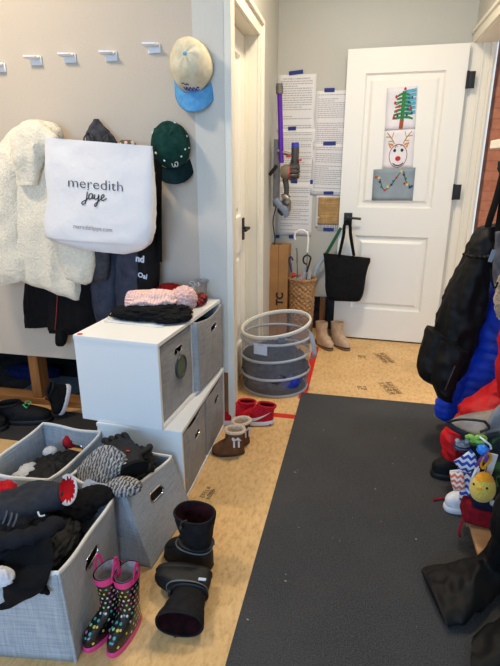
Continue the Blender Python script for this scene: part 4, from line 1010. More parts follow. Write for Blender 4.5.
def sole(L, W, h, yb=-.004, k=.10, lug=0):
    g = MB(); rows = [ring_of(0, yb+.003, L-.004, W-.003, k), ring_of(h*.3, yb, L, W, k), ring_of(h*.75, yb, L, W, k), ring_of(h, yb+.003, L-.003, W-.003, k)]
    if lug:
        for R in rows:
            for j, p in enumerate(R): p += (p-V((0, L/2, p.z))).normalized()*(lug if j % 2 else 0)
    b = g.quadgrid(rows, True); g.fan(list(range(b, b+44)), (0, L/2, 0), True); g.fan(list(range(b+132, b+176)), (0, L/2, h)); return g

# polka-dot rain boots
M['wellie'] = plain('glossy_black_rubber', (30, 25, 26), .16, spec=.6); M['pink_rub'] = plain('pink_rubber', (226, 62, 128), .35)
M['wel_in'] = cloth('grey_boot_lining', (176, 170, 164), (140, 134, 130))
dcolors = [plain('dot_'+n, c, .3) for n, c in (('yellow', (228, 202, 84)), ('teal', (72, 172, 160)), ('pink', (224, 110, 150)), ('mint', (160, 208, 140)), ('cream', (226, 222, 200)))]
RP = [(.014, 0, .175, .034, .12), (.045, 0, .172, .034, .12), (.066, .002, .145, .032, .08), (.085, .004, .100, .031, .02), (.11, .006, .088, .032, 0), (.15, .003, .090, .035, 0), (.195, 0, .096, .039, 0), (.222, -.002, .100, .041, 0)]
r = root('rain_boot', 'polka dot rain boot with pink rim, left one beside the big grey bin', 'boot', (0, 0, 0), group='polka dot rain boots')
rb = upper(RP); rb.build('boot_shaft', M['wellie'], r, world=False)
sole(.179, .037, .02, k=.12).build('sole', M['pink_rub'], r, world=False)
g = MB(); pr = interp_prof(RP); rows = [ring_of(*[q+(0, -.002, .002, .002, 0)[i] for i, q in enumerate(p)]) for p in pr[-6:]]; g.quadgrid(rows, True); g.build('rim_band', M['pink_rub'], r, world=False)
lining(RP, 0, .004, 4).build('lining', M['wel_in'], r, world=False)
for sx in (-1, 1):
    g = MB(); g.tube(spline([V((sx*.042, .035, .20)), V((sx*.046, .036, .235)), V((sx*.046, .049, .262)), V((sx*.046, .062, .235)), V((sx*.042, .063, .20))], 6), .006, 8, flat=.45, up=(1, 0, 0)); g.build('pull_loop', M['pink_rub'], r, world=False)
rng = random.Random(7)
tbv = BVHTree.FromPolygons(rb.v, rb.f); cnt = 0; dots = {}
for iz in range(10):
    for ia in range(14):
        z = .032+.0185*iz; a = 2*PI*(ia+.5*(iz % 2))/14; c = V((0, .05, z))
        h = tbv.ray_cast(c+V((math.cos(a), math.sin(a), 0))*.4, V((-math.cos(a), -math.sin(a), 0)))
        if not h[0]: continue
        nn = h[1] if h[1].dot(V((math.cos(a), math.sin(a), 0))) > 0 else -h[1]
        u = nn.cross(V((0, 0, 1))).normalized(); w = nn.cross(u); k = rng.randrange(5); rr = .0042 if z > .05 else .0048
        dots.setdefault(k, []).append((h[0]+nn*.0008, u, w, rr))
# toe dots
for y in (.095, .115, .135, .155):
    for x in (-.018, .0, .018):
        h = tbv.ray_cast(V((x+(.009 if int(y*1000) % 2 else 0), y, .3)), V((0, 0, -1)))
        if h[0] and h[0].z < .13:
            nn = h[1] if h[1].z > 0 else -h[1]; u = nn.cross(V((0, 1, 0))).normalized(); dots.setdefault(rng.randrange(5), []).append((h[0]+nn*.0008, u, nn.cross(u), .0055))
for k, L_ in dots.items():
    g = MB()
    for c, u, w, rr in L_: g.face([g.vert(c+u*rr*math.cos(2*PI*q/10)+w*rr*math.sin(2*PI*q/10)) for q in range(10)])
    o = g.build('dot_print', dcolors[k], r, world=False, smooth=0)
def put(r, loc, rot):
    r.location = loc; r.rotation_euler = rot; MW[r.name] = Matrix.LocRotScale(V(loc), Euler(rot), V((1, 1, 1)))
r.scale = (.74, .86, .92)
put(r, (-.634, 1.098, 0), (0, 0, rad(162)))
dup(r, (-.584, 1.104, 0), (0, 0, rad(172)), 'polka dot rain boot with pink rim, right one of the pair, on the open floor')

# black snow boots
SP = [(.02, 0, .20, .046, .08), (.06, 0, .20, .046, .08), (.085, .002, .165, .044, .05), (.10, .004, .125, .043, 0), (.13, .002, .118, .050, 0), (.18, -.004, .132, .058, 0), (.225, -.012, .145, .064, 0), (.24, -.012, .146, .064, 0)]
wrk = lambda p: .004*crease(p, (20, 20, 34), 3)*min(1, max(0, (p.z-.09)*14))
M['bootnylon'] = cloth('black_boot_nylon', (30, 30, 32), (18, 18, 20), 30, 600, .75, .3)
r = root('snow_boot', 'black winter boot standing upright with its drawcord top open', 'boot', (0, 0, 0), group='black winter boots')
upper(SP, wr=wrk).build('boot_shaft', M['bootnylon'], r, world=False)
FP = [(.012, -.004, .206, .050, .08), (.05, -.005, .206, .050, .08), (.076, -.003, .176, .048, .06), (.092, 0, .140, .047, 0)]
upper(FP).build('rubber_foot', M['rubber'], r, world=False)
sole(.21, .052, .022, k=.08, lug=.002).build('sole', M['rubber'], r, world=False)
lining(SP, 0, .005, 3).build('lining', cloth('dark_red_lining', (64, 20, 24), (20, 14, 16), 30), r, world=False)
collar(SP, .005, flat=1.4).build('drawcord_hem', M['bootnylon'], r, world=False)
g = MB(); R = ring_of(.108, .0, .128, .047, 0); g.tube(R, .009, 8, True, flat=.35, up=(0, 0, 1)); g.box((0, .132, .110), (.03, .012, .026), bev=.004); g.build('ankle_strap', M['rubber'], r, world=False)
g = MB(); g.tube(ring_of(.088, .0, .150, .0475, .02), .003, 6, True); g.build('piping', plain('grey_piping', (110, 110, 112), .5), r, world=False)
g = MB(); g.box((.048, .02, .075), (.006, .028, .012), bev=.002); g.build('reflective_tab', plain('pale_reflective', (206, 214, 222), .4), r, world=False)
g = MB(); g.tube(spline([V((-.055, .07, .245)), V((-.072, .085, .243)), V((-.085, .08, .232))], 5), .004, 7); g.ico((-.088, .08, .23), .009, 2); g.build('cord_lock', M['black_metal'], r, world=False)
r.scale = (.86, .86, .86)
put(r, (-.422, 1.335, 0), (0, 0, rad(80)))
dup(r, (-.400, 1.262, .046), (rad(90), rad(0), 0), 'black winter boot lying on its side in front of the standing one')
b2 = bpy.data.objects['snow_boot.001']
# lying on its left side: toe to the left, shaft towards the camera
Mx = Matrix((V((0, 0, 1)), V((-1, -.06, 0)).normalized(), V((.16, -1, 0)).normalized())).transposed()
Mx = Matrix((V((0, 0, -1)), V((-1, -.10, 0)).normalized(), V((0.10, -1, 0)).normalized())).transposed()
if Mx.determinant() < 0: Mx = Matrix((V((0, 0, 1)), V((-1, -.10, 0)).normalized(), V((0.10, -1, 0)).normalized())).transposed()
b2.rotation_euler = Mx.to_euler(); b2.scale = (.70, .86, .82); b2.location.z = .049

# brown fleece-lined boots
M['suede'] = cloth('brown_suede', (124, 84, 54), (94, 62, 38), 30, 700); M['cream_fleece'] = fleece('cream_boot_fleece', (236, 216, 190), (206, 180, 150), 140)
UP_ = [(.014, 0, .15, .033, .12), (.035, 0, .148, .034, .12), (.058, .002, .118, .032, .08), (.075, .002, .092, .032, .02), (.10, 0, .086, .034, 0), (.125, -.002, .086, .036, 0)]
r = root('fleece_boot', 'brown fleece-lined ankle boot with a pale bow, left one nearest the organizer', 'boot', group='brown fleece-lined boots')
upper(UP_, wr=lambda p: .0018*crease(p, (26, 26, 26), 4)).build('boot_shaft', M['suede'], r, world=False)
sole(.153, .036, .016, k=.12).build('sole', plain('brown_sole', (66, 46, 34), .7), r, world=False)
lining(UP_, 0, .007, 2).build('lining', M['cream_fleece'], r, world=False); collar(UP_, .008, flat=1.0).build('fleece_cuff', M['cream_fleece'], r, world=False)
g = MB()
for sx in (-1,):
    for a, b in ((.0, .02), (.0, -.02)): g.loft([(V((sx*.036, .035, .092)), V((0, .003, .003)), V((.003, 0, 0))), (V((sx*.041, .035+b*.6, .098)), V((0, .007, .009)), V((.004, 0, 0))), (V((sx*.040, .035+b, .092)), V((0, .003, .005)), V((.003, 0, 0)))], 12, 4)
    for b in (-.01, .012): g.box((sx*.039, .035+b, .070), (.003, .009, .034), bev=.001)
g.build('ribbon_bow', plain('pale_ribbon', (226, 218, 214), .5), r, world=False)
put(r, (-.475, 2.065, 0), (0, 0, rad(104)))
dup(r, (-.478, 2.175, 0), (0, 0, rad(140)), 'brown fleece-lined ankle boot, right one, in front of the red shoes')

# red sport shoes
M['red_mesh'] = cloth('red_shoe_mesh', (208, 24, 44), (160, 14, 30), 70, 500, .7); M['white_sole'] = plain('white_sole', (232, 230, 232), .4)
RS = [(.02, 0, .195, .037, .10), (.045, 0, .19, .037, .10), (.066, .0, .150, .034, .05), (.082, -.003, .112, .031, 0), (.096, -.008, .092, .030, 0), (.104, -.010, .082, .031, 0)]
r = root('sport_shoe', 'red sport shoe with white sole and white swoosh, on the floor behind the brown boots', 'shoe', group='red sport shoes')
upper(RS, .12, lambda p: .0015*crease(p, (40, 40, 40), 3)).build('shoe_upper', M['red_mesh'], r, world=False)
sole(.20, .040, .024, k=.10).build('sole', M['white_sole'], r, world=False)
lining(RS, .12, .006, 2).build('lining', cloth('dark_red_lining', (120, 16, 26), (80, 10, 18)), r, world=False); collar(RS, .006, .12, 1.2).build('padded_collar', M['red_mesh'], r, world=False)
g = MB(); su = BVHTree.FromPolygons(upper(RS, .12).v, upper(RS, .12).f)
def on_side(y, z, sx=-1):
    h = su.ray_cast(V((sx*.3, y, z)), V((-sx, 0, 0))); return (h[0] if h[0] else V((sx*.036, y, z)))+V((sx*.0022, 0, 0))
for sx in (-1, 1):
    top = [(.010, .078), (.05, .060), (.09, .048), (.115, .047), (.132, .060)]; bot = [(.010, .078), (.05, .053), (.09, .033), (.122, .030), (.132, .060)]
    T_ = spline([(y, z, 0) for y, z in top], 4); B_ = spline([(y, z, 0) for y, z in bot], 4)
    g.quadgrid([[on_side(p.x, p.y, sx) for p in T_], [on_side((p.x+q.x)/2, (p.y+q.y)/2, sx) for p, q in zip(T_, B_)], [on_side(q.x, q.y, sx) for q in B_]])
g.build('swoosh', plain('white_leather', (238, 236, 236), .4), r, world=False, smooth=0)
g = MB()
for k in range(5):
    y = .10+.014*k; z = .082-.006*k; g.tube(spline([V((-.024, y, z-.004)), V((0, y+.004, z+.006)), V((.024, y, z-.004))], 5), .003, 7)
for sx in (-1, 1): g.tube(spline([V((0, .10, .092)), V((sx*.018, .095, .104)), V((sx*.026, .105, .094)), V((0, .10, .09))], 5), .0028, 6)
g.build('laces', plain('red_lace', (196, 30, 48), .7), r, world=False)
for yy in (.02, .05, .13, .165):
    g = MB(); g.box((0, yy, -.004+.006), (.05, .014, .012), bev=.002); g.build('cleat', plain('red_cleat', (140, 20, 30), .4), r, world=False)
put(r, (-.388, 2.378, .004), (0, 0, rad(100)))
dup(r, (-.50, 2.405, .004), (0, rad(0), rad(118)), 'red sport shoe tucked behind its pair against the wood stud')

# tan suede ankle boots
M['tan_suede'] = cloth('tan_suede', (204, 176, 146), (176, 148, 120), 22, 600)
TP = [(.022, 0, .225, .038, .12), (.05, 0, .22, .039, .12), (.078, .002, .18, .037, .08), (.10, .004, .13, .036, .03), (.13, .004, .112, .038, 0), (.175, .0, .112, .041, 0), (.205, -.002, .112, .042, 0)]
r = root('ankle_boot', 'tan suede ankle boot, left one beside the wicker basket', 'boot', group='tan suede ankle boots')
upper(TP, .10, lambda p: .002*crease(p, (30, 30, 22), 4)).build('boot_shaft', M['tan_suede'], r, world=False)
sole(.228, .041, .018, k=.12).build('sole', plain('tan_sole', (116, 88, 62), .7), r, world=False)
g = MB(); g.loft([(V((0, .03, .0)), V((.036, 0, 0)), V((0, .03, 0))), (V((0, .03, .026)), V((.038, 0, 0)), V((0, .034, 0)))], 24, 3); g.build('heel', plain('stacked_heel', (104, 76, 52), .7), r, world=False)
lining(TP, .10, .004, 2).build('lining', M['tan_suede'], r, world=False)
g = MB(); g.loft([(V((-.041, .055, .20)), V((0, .022, 0)), V((.002, 0, 0))), (V((-.0405, .055, .16)), V((0, .018, 0)), V((.003, 0, 0))), (V((-.038, .055, .13)), V((0, .008, 0)), V((.003, 0, 0)))], 14, 4); g.build('elastic_gusset', cloth('brown_elastic', (160, 132, 104), (130, 104, 80)), r, world=False)
r.scale = (.92, .95, .88)
put(r, (-.275, 3.715, 0), (0, 0, rad(214)))
dup(r, (-.165, 3.735, 0), (0, 0, rad(218)), 'tan suede ankle boot, right one beside the white door')

# black shoes at the sill, grey shoe on the organizer
M['blk_shoe'] = cloth('black_shoe_mesh', (24, 25, 28), (14, 15, 17), 60, 500, .7)
def low_shoe(name, label, cat, L, mats, loc, rot, lace_m, group=None, hgt=1.0, midsole=.026, lace_n=6, tongue=True):
    s = L/.2; P = [(a*hgt if i else a, b*s, c*s, d*s, k) for i, (a, b, c, d, k) in enumerate(RS)]
    r = root(name, label, cat, loc, rot, group)
    upper(P, .10, lambda p: .001*crease(p, (40, 40, 40), L*9)).build('shoe_upper', mats[0], r, world=False)
    sole(L, .040*s, midsole, k=.10).build('sole', mats[1], r, world=False)
    lining(P, .10, .006, 2).build('lining', mats[2], r, world=False); collar(P, .006, .10, 1.2).build('padded_collar', mats[0], r, world=False)
    g = MB()
    for k in range(lace_n):
        y = (.098+.013*k)*s; z = (.084-.0065*k)*hgt; g.tube(spline([V((-.026*s, y, z-.006)), V((0, y+.006, z+.006)), V((.026*s, y+.002, z-.006))], 5), .0034, 7)
    for sx in (-1, 1): g.tube(spline([V((0, .10*s, .09*hgt)), V((sx*.02, .10*s, .106*hgt)), V((sx*.032, .115*s, .094*hgt)), V((sx*.008, .11*s, .088*hgt))], 5), .003, 6)
    g.build('laces', lace_m, r, world=False)
    return r
M['mint'] = plain('mint_green_accent', (60, 200, 130), .5)
r = low_shoe('running_shoe', 'black running shoe with mint green laces on the dark mat below the wall sill', 'shoe', .27, (M['blk_shoe'], M['rubber'], M['black']), (-1.80, 2.085, .006), (0, 0, rad(-76)), M['mint'], 'black running shoes at the sill')
g = MB()
for z, y0, y1 in ((.036, .03, .12), (.06, .09, .12)): g.quadgrid([[V((-.052, y, z)) for y in (y0, (y0+y1)/2, y1)], [V((-.052, y, z+.007)) for y in (y0, (y0+y1)/2, y1)]])
g.build('side_stripe', M['mint'], r, world=False, thick=.002)
dup(r, (-1.98, 1.99, .006), (0, 0, rad(-84)), 'black running shoe with a mint stripe, cut by the left edge of the photo')
low_shoe('sneaker', 'black sneaker with white sole standing toe-down against the wall sill', 'shoe', .17, (M['blk_shoe'], M['white_sole'], M['black']), (-1.475, 2.25, .175), (rad(-68), rad(0), rad(145)), M['black'])
low_shoe('toddler_shoe', 'small grey shoe with purple lining on the back of the organizer', 'shoe', .13, (cloth('grey_shoe_cloth', (190, 184, 178), (156, 150, 146), 50), M['white_sole'], cloth('purple_lining', (112, 92, 152), (84, 68, 120))), topp(206, 297)+V((0, .0, .001)), (0, 0, rad(150)), plain('grey_lace', (214, 212, 208), .7), hgt=.8, midsole=.018, lace_n=4)
# in the open wall cavity
mb = MB().box((az(60, 385, .012).x, az(60, 386, .012).y, .014), (.34, .26, .012), bev=.004); tag(mb.build('floor_register', plain('blue_grey_panel', (112, 128, 142), .5), loc=az(60, 386, .008)), 'flat blue-grey panel lying on the dark floor beyond the open wall', 'panel')
lump('blue_cloth', 'bright blue cloth lying in the dark beyond the open wall', 'cloth', cloth('blue_cloth', (16, 30, 84), (10, 20, 56)), az(34, 372, .03), (.16, .08, .045), 5, nu=36, nv=18)
# ---------------------------------------------------------------- open fabric bins
M['bin_grey'] = linen('bin_linen_grey', (182, 186, 190), (146, 152, 160)); M['bin_edge'] = plain('white_binding', (222, 220, 214), .8)
M['bin_in'] = linen('bin_lining', (196, 192, 184), (170, 166, 160))
def open_bin(label, c, rz, W, L, H, rim, handles, lean_=(0, 0), rimz=None):
    """soft open-top bin: W along local x, L along local y; rim = outward bulge; handles = sides carrying a grommet slot"""
    r = root('fabric_bin', label, 'storage bin', c, (0, 0, rz), 'open grey fabric bins')
    if not isinstance(lean_[0], tuple): lean_ = [lean_]*4
    def side(k):
        cs = [V((-W/2, -L/2, 0)), V((W/2, -L/2, 0)), V((W/2, L/2, 0)), V((-W/2, L/2, 0))]; a, b = cs[k], cs[(k+1) % 4]; n = V(((b-a).y, -(b-a).x, 0)).normalized()
        tz = rimz or [0, 0, 0, 0]
        def f(u, v):
            h = H + tz[k]*(1-u)+tz[(k+1) % 4]*u - .010*math.sin(PI*u)*v
            p = a.lerp(b, u); lx_, ly_ = (lean_[k][0]*(1-u)+lean_[(k+1) % 4][0]*u, lean_[k][1]*(1-u)+lean_[(k+1) % 4][1]*u); bow = rim*math.sin(PI*u)*v*v + .005*math.sin(u*7+k)*v
            return V((p.x, p.y, 0)) + n*bow + V((lx_*v, ly_*v, h*v))
        return f
    ring = []
    for k in range(4):
        f = side(k); g = MB()
        if k in handles:
            rg = holed_panel(g, f, .5, .70, .045, .017); pn = g.build('side_panel', M['bin_grey'], r, world=False, thick=.005)
            g2 = MB(); g2.tube(rg, .0045, 8, True, flat=.8); g2.build('grommet', M['chrome'], pn, world=False)
        else: g.quadgrid([[f(i/14, j/14) for i in range(15)] for j in range(15)]); g.build('side_panel', M['bin_grey'], r, world=False, thick=.005)
        ring += [f(i/16, 1) for i in range(16)]
    for k in range(4):
        f = side(k); MB().tube([f(0, i/8) for i in range(9)], .005, 8).build('corner_seam', M['bin_grey'], r, world=False)
    MB().tube(ring, .0055, 8, True, flat=1.3).build('rim_binding', M['bin_edge'], r, world=False)
    MB().box((0, 0, .004), (W-.01, L-.01, .006)).build('base', M['bin_in'], r, world=False)
    return r, side
def rot2(x, y, a): return (x*math.cos(a)-y*math.sin(a), x*math.sin(a)+y*math.cos(a))
A_R = rad(7.5); A_W, A_L = .40, .36
fx, fy = -.693, .925; ox, oy = rot2(-A_W/2, A_L/2, A_R); A_C = V((fx+ox, fy+oy, 0))
binA, sA = open_bin('nearest grey fabric bin, bottom left corner, heaped with black clothes', A_C, A_R, A_W, A_L, .305, .006, (1, 3), [(0, 0), (-.016, 0), (.014, -.035), (0, -.02)], [0, 0, -.012, 0])
B_R = rad(-4.5); B_W, B_L = .285, .335
ox, oy = rot2(-B_W/2, B_L/2, B_R); B_C = V((-.622+ox, 1.292+oy, 0))
binB, sB = open_bin('middle grey fabric bin in front of the organizers, with gloves and a grey hat', B_C, B_R, B_W, B_L, .285, .006, (1, 3), [(-.02, .03), (-.085, 0), (-.058, -.035), (.0, -.05)], [0, .0, -.045, 0])
C_R = rad(-6); C_C = V((-1.115, 1.49, 0))
binC, sC = open_bin('farthest grey fabric bin at the left edge, half full with a carabiner on it', C_C, C_R, .27, .31, .275, .012, (0, 2), (0, 0), [-.01, 0, .015, .01])
g = MB(); q = MW[binC.name]; f = sC(0)
p0 = f(.42, .72)+V((0, -.008, 0)); car = [p0+V((.022*math.sin(t), -.006, -.045+.05*math.cos(t))) for t in [2*PI*k/28 for k in range(28)]]
g.v = []; g.tube([q @ p for p in car], .0035, 8, True); c0 = q @ car[0]
r = root('carabiner', 'silver carabiner with a red patterned tag clipped to the farthest grey bin', 'carabiner', c0)
g.build('ring', M['chrome'], r); g = MB(); b0 = q @ (p0+V((.018, -.008, -.018))); g.box(b0+V((.03, 0, 0)), (.055, .006, .012), Matrix.Rotation(.1, 4, 'Y'), bev=.002); g.build('webbing_tag', M['plaid'], r)
g = MB(); g.tube(spline([b0+V((.06, -.002, .0)), b0+V((.072, -.002, -.02)), b0+V((.055, -.002, -.03))], 5), .003, 6); g.build('key_ring', M['chrome'], r)
# contents of the farthest bin
lump('black_garment', 'black garment lying low in the farthest grey bin', 'clothing', M['black_shell'], V((-1.09, 1.48, .17)), (.105, .125, .05), 21)
lump('white_garment', 'white garment at the left of the farthest grey bin', 'clothing', cloth('white_cotton', (214, 214, 214), (186, 186, 188)), V((-1.17, 1.44, .185)), (.045, .06, .035), 14, nu=36, nv=18)
g = MB(); g.ico(az(50, 452, .215), .028, 3, (1, 1, .8)); g.build
tag(g.build('white_pompom', fleece('white_pompom_yarn', (226, 226, 228), (190, 190, 194), 160), loc=az(50, 452, .215)), 'round white pompom peeping out of the farthest grey bin', 'pompom')
lump('red_green_mitten', 'red patterned mitten leaning at the right of the farthest grey bin', 'mitten', plaid() if False else cloth('red_mitten_cloth', (186, 40, 50), (130, 24, 34), 60), az(70, 442, .21), (.024, .026, .03), 17, nu=32, nv=16)
lump('green_mitten', 'green and white mitten behind the red one in the farthest grey bin', 'mitten', cloth('green_mitten_cloth', (40, 132, 84), (214, 220, 210), 60), az(78, 438, .215), (.026, .024, .03), 19, nu=32, nv=16)
# contents of the middle bin
lump('snow_mittens', 'heap of black nylon ski gloves at the back of the middle grey bin', 'gloves', M['black_shell'], V((-.795, 1.47, .262)), (.095, .095, .05), 31, amp=.26)
lump('black_garment', 'black clothes filling the middle grey bin under the hats', 'clothing', M['black'], V((-.80, 1.44, .200)), (.09, .11, .065), 33)
r = root('ski_glove', 'black ski glove with a small red mark on top of the middle grey bin', 'glove', V((-.70, 1.46, .29)))
gm = MB(); P0 = V((-.715, 1.40, .315)); ds = V((-.10, .10, .018))
gm.loft([(P0, V((.03, .03, 0)), V((0, 0, .02))), (P0+ds*.5, V((.036, .036, 0)), V((0, 0, .026))), (P0+ds*.95, V((.034, .034, 0)), V((0, 0, .022))), (P0+ds*1.1, V((.02, .02, 0)), V((0, 0, .012)))], 32, 6, folds(.005, (30, 30, 30), 2))
for k in range(4):
    b = P0+ds*.95+V((.026-.017*k, .026-.017*k, 0)); gm.tube(spline([b, b+ds*.28+V((0, 0, .004)), b+ds*.5+V((0, 0, -.014))], 5), [.0125]*9+[.011, .006], 12)
b = P0+ds*.35+V((.03, .03, 0)); gm.tube(spline([b, b+V((.02, .035, .006)), b+V((.012, .065, 0))], 5), [.013]*9+[.011, .006], 12)
gm.build('glove_body', M['black_shell'], r)
g = MB(); g.box(P0+ds*.45+V((.01, -.005, .027)), (.012, .006, .002), bev=.0005); g.build('red_mark', M['red_tape'], r)
g = MB(); g.loft([(P0-ds*.12, V((.036, .036, 0)), V((0, 0, .026))), (P0, V((.033, .033, 0)), V((0, 0, .024)))], 32, 4, e=.8); g.build('cuff', M['black'], r)
M['greyknit'] = knit('grey_marled_knit', (178, 176, 174), (66, 66, 70))
r = root('grey_beanie', 'grey marled knit beanie lying on the front of the middle grey bin', 'hat', V((-.80, 1.36, .29)))
hc = az(104, 466, .315)
def hatd(p, th, t): return .005*math.sin(th*22)+.006*crease(p, (18, 18, 18), 3)
g = MB(); g.loft([(hc+V((-.04, -.03, -.04)), V((.055, -.025, 0)), V((.0, .015, .035))), (hc+V((-.02, -.01, -.01)), V((.062, -.03, 0)), V((.01, .02, .045))), (hc+V((.01, .012, .006)), V((.060, -.03, 0)), V((.01, .02, .046))), (hc+V((.04, .03, .0)), V((.04, -.02, 0)), V((.006, .012, .032))), (hc+V((.055, .04, -.01)), V((.01, -.005, 0)), V((.002, .004, .008)))], 72, 8, hatd); g.build('hat_body', M['greyknit'], r)
g = MB(); g.loft([(hc+V((-.052, -.04, -.05)), V((.060, -.028, 0)), V((.0, .017, .040))), (hc+V((-.03, -.02, -.022)), V((.066, -.032, 0)), V((.008, .021, .047)))], 72, 5, lambda p, th, t: .004*math.sin(th*24)); g.build('ribbed_cuff', M['greyknit'], r)
lump('grey_scarf', 'small grey knit scarf end on the middle bin rim beside the grey beanie', 'scarf', M['greyknit'], az(124, 487, .30), (.05, .04, .02), 23, nu=40, nv=20)
g = MB(); f = sB(0); q = MW[binB.name]
rows = []
for j in range(15):
    t = j/14; row = []
    for i in range(13):
        u = i/12; x = .30+.40*u+.05*t; k = t*.62
        if t < .18: p = f(x, 1)+V((0, .05*(1-t/.18)-.008, .012*math.sin(t/.18*PI/2)))
        else: p = f(x-.05*(t-.18), 1-(t-.18)*.78)+V((0, -.012-.010*math.sin(u*9+t*3), .012*(1-t)))
        row.append(q @ p)
    rows.append(row)
g.quadgrid(rows); o = g.build('draped_cloth', cloth('pale_blue_grey_cloth', (168, 180, 202), (140, 152, 178), 14), loc=q @ f(.5, .8), thick=.004); tag(o, 'pale blue-grey cloth draped over the front rim of the middle bin', 'clothing')
# contents of the nearest bin
def inA(x, y, z): return MW[binA.name] @ V((x, y, z))
lump('black_garment', 'black clothes filling the nearest bin underneath everything else', 'clothing', M['black'], inA(-.015, -.01, .225), (.155, .145, .075), 41, rot=A_R, amp=.16)
lump('black_garment', 'crumpled black top lying at the right rim of the nearest bin', 'clothing', M['black_shell'], inA(.085, -.03, .265), (.075, .13, .04), 43, rot=A_R, amp=.14)
lump('black_garment', 'black fleece heaped at the back right of the nearest bin, reaching the rim', 'clothing', M['black'], inA(.08, .10, .285), (.095, .065, .045), 45, rot=A_R, amp=.12)
M['navy'] = cloth('navy_fleece', (30, 32, 38), (19, 21, 26), 24)
r = root('navy_sweater', 'near-black sweater with a sleeve folded across the middle of the nearest bin', 'sweater', inA(-.05, -.03, .30))
flat_lump('sweater_body', inA(-.06, -.04, .315), (.13, .10, .05), 47, M['navy'], A_R, r)
g = MB(); a, b, c = az(2, 525, .35), az(52, 508, .36), az(60, 540, .34)
g.tube(spline([az(-20, 545, .34), az(10, 540, .365), az(40, 533, .365), az(58, 522, .35)], 7), [.028+.004*math.sin(k*1.7) for k in range(22)], 16, flat=.7); g.build('sleeve', M['navy'], r)
lump('black_garment', 'black fleece end lying over the back right corner of the nearest bin', 'clothing', M['black'], az(93, 497, .300), (.06, .052, .022), 49, amp=.10, rot=.5)
M['shark'] = cloth('shark_grey_fleece', (52, 55, 63), (38, 41, 48), 30)
r = root('shark_hoodie', 'grey hooded towel with a red open mouth and white felt teeth, on the nearest bin', 'hoodie', inA(-.06, .05, .33))
g = MB(); zs = .36
pA, pB, pC, pD = az(-30, 512, zs), az(10, 508, zs), az(38, 498, zs), az(61, 494, zs)
tdir = (pD-pB).normalized(); sdir = V((-tdir.y, tdir.x, 0))
g.loft([(pA, sdir*.060, V((0, 0, .028))), (pB, sdir*.070, V((0, 0, .036))), (pC, sdir*.066, V((0, 0, .040))), (pD+tdir*-.01, sdir*.050, V((0, 0, .038))), (pD+tdir*.006, sdir*.036, V((0, 0, .028)))], 56, 8, folds(.008, (14, 14, 14), 5)); g.build('hood', M['shark'], r)
mc = az(66.5, 490, .385); fd = ((CO-mc).normalized()*.85+tdir*.5).normalized()
sv = (CU-fd*CU.dot(fd)).normalized(); su = sv.cross(fd).normalized()
sv, su = (sv*.95+su*.3).normalized(), (su*.95-sv*.3).normalized()
g = MB(); c = [mc+su*.026*math.cos(t)+sv*.040*math.sin(t)+fd*.004 for t in [2*PI*k/30 for k in range(30)]]; g.fan([g.vert(p) for p in c], mc-fd*.012); g.build('mouth', cloth('red_felt', (214, 28, 34), (180, 18, 24), 30), r)
wf = cloth('white_felt', (236, 236, 238), (214, 214, 218), 30); n = 9
g = MB()
g.tube([mc+su*.0285*math.cos(t)+sv*.043*math.sin(t)+fd*.006 for t in [rad(-115)+rad(245)*k/40 for k in range(41)]], .0034, 7, flat=.7); gum = g.build('gum_edge', wf, r)
for k in range(n):
    t = rad(-108)+rad(230)*k/(n-1); cdir = su*math.cos(t)*.7+sv*math.sin(t)*.9; tg = -su*math.sin(t)+sv*math.cos(t); b = mc+su*.027*math.cos(t)+sv*.042*math.sin(t)+fd*.010
    g = MB(); g.prism([b+tg*.006, b-tg*.006, b-cdir*.013], fd*.002); g.build('tooth', wf, gum, smooth=0)
g = MB(); e = az(38, 513, .365)
for k, (x, y) in enumerate(((7, 511), (12, 513), (17, 514))):
    p = az(x, y, .388); g.tube(spline([p, p+V((.006, -.014, -.006)), p+V((.006, -.03, -.018))], 4), .0028, 6)
g.build('gill', plain('pale_grey_thread', (74, 78, 86), .8), r)
g = MB(); p = az(38, 512, .372); g.tube(spline([p, p+V((.012, -.010, -.004)), p+V((.024, -.004, -.004))], 4), .0025, 6); g.build('eye_stitch', plain('white_stitch', (208, 212, 218), .7), r)
r = root('red_hood', 'red cloth with a white edge at the far left of the nearest bin', 'clothing', az(8, 490, .36))
flat_lump('red_body', az(3, 491, .375), (.034, .034, .022), 51, cloth('red_fleece_bright', (196, 30, 38), (150, 20, 28)), 0, r, nu=36, nv=18)
flat_lump('white_edge', az(13, 497, .372), (.020, .016, .012), 53, wf, 0, r, nu=24, nv=12)
lump('white_garment', 'white cloth showing at the left front rim of the nearest bin', 'clothing', cloth('white_cotton_b', (224, 222, 226), (196, 194, 200)), az(1, 577, .318), (.03, .022, .02), 55, nu=36, nv=18)
r = root('black_pouch', 'limp black hood hanging over the front rim of the nearest bin', 'clothing', az(25, 570, .31))
g = MB()
def zz(x, y, z): return az(x, y, z)
g.loft([(zz(34, 542, .345), V((.05, 0, .0)), V((0, .02, .02))), (zz(30, 556, .335), V((.062, .006, 0)), V((0, .026, .024))), (zz(28, 572, .305)+V((0, -.014, 0)), V((.062, .008, .0)), V((0, .026, .012))), (zz(25, 588, .262)+V((0, -.006, 0)), V((.052, .006, .01)), V((0, .022, .006))), (zz(16, 600, .225), V((.03, .004, .008)), V((0, .016, .004))), (zz(3, 606, .205), V((.012, .002, .0)), V((0, .008, .003)))], 44, 7, folds(.006, (15, 15, 10), 6)); g.build('hood_body', M['black'], r)
g = MB(); g.tube(spline([zz(36, 585, .27), zz(44, 590, .262), zz(49, 594, .258)], 4), [.012]*5+[.008, .007, .006, .004], 10); g.build('tie_end', M['black'], r)
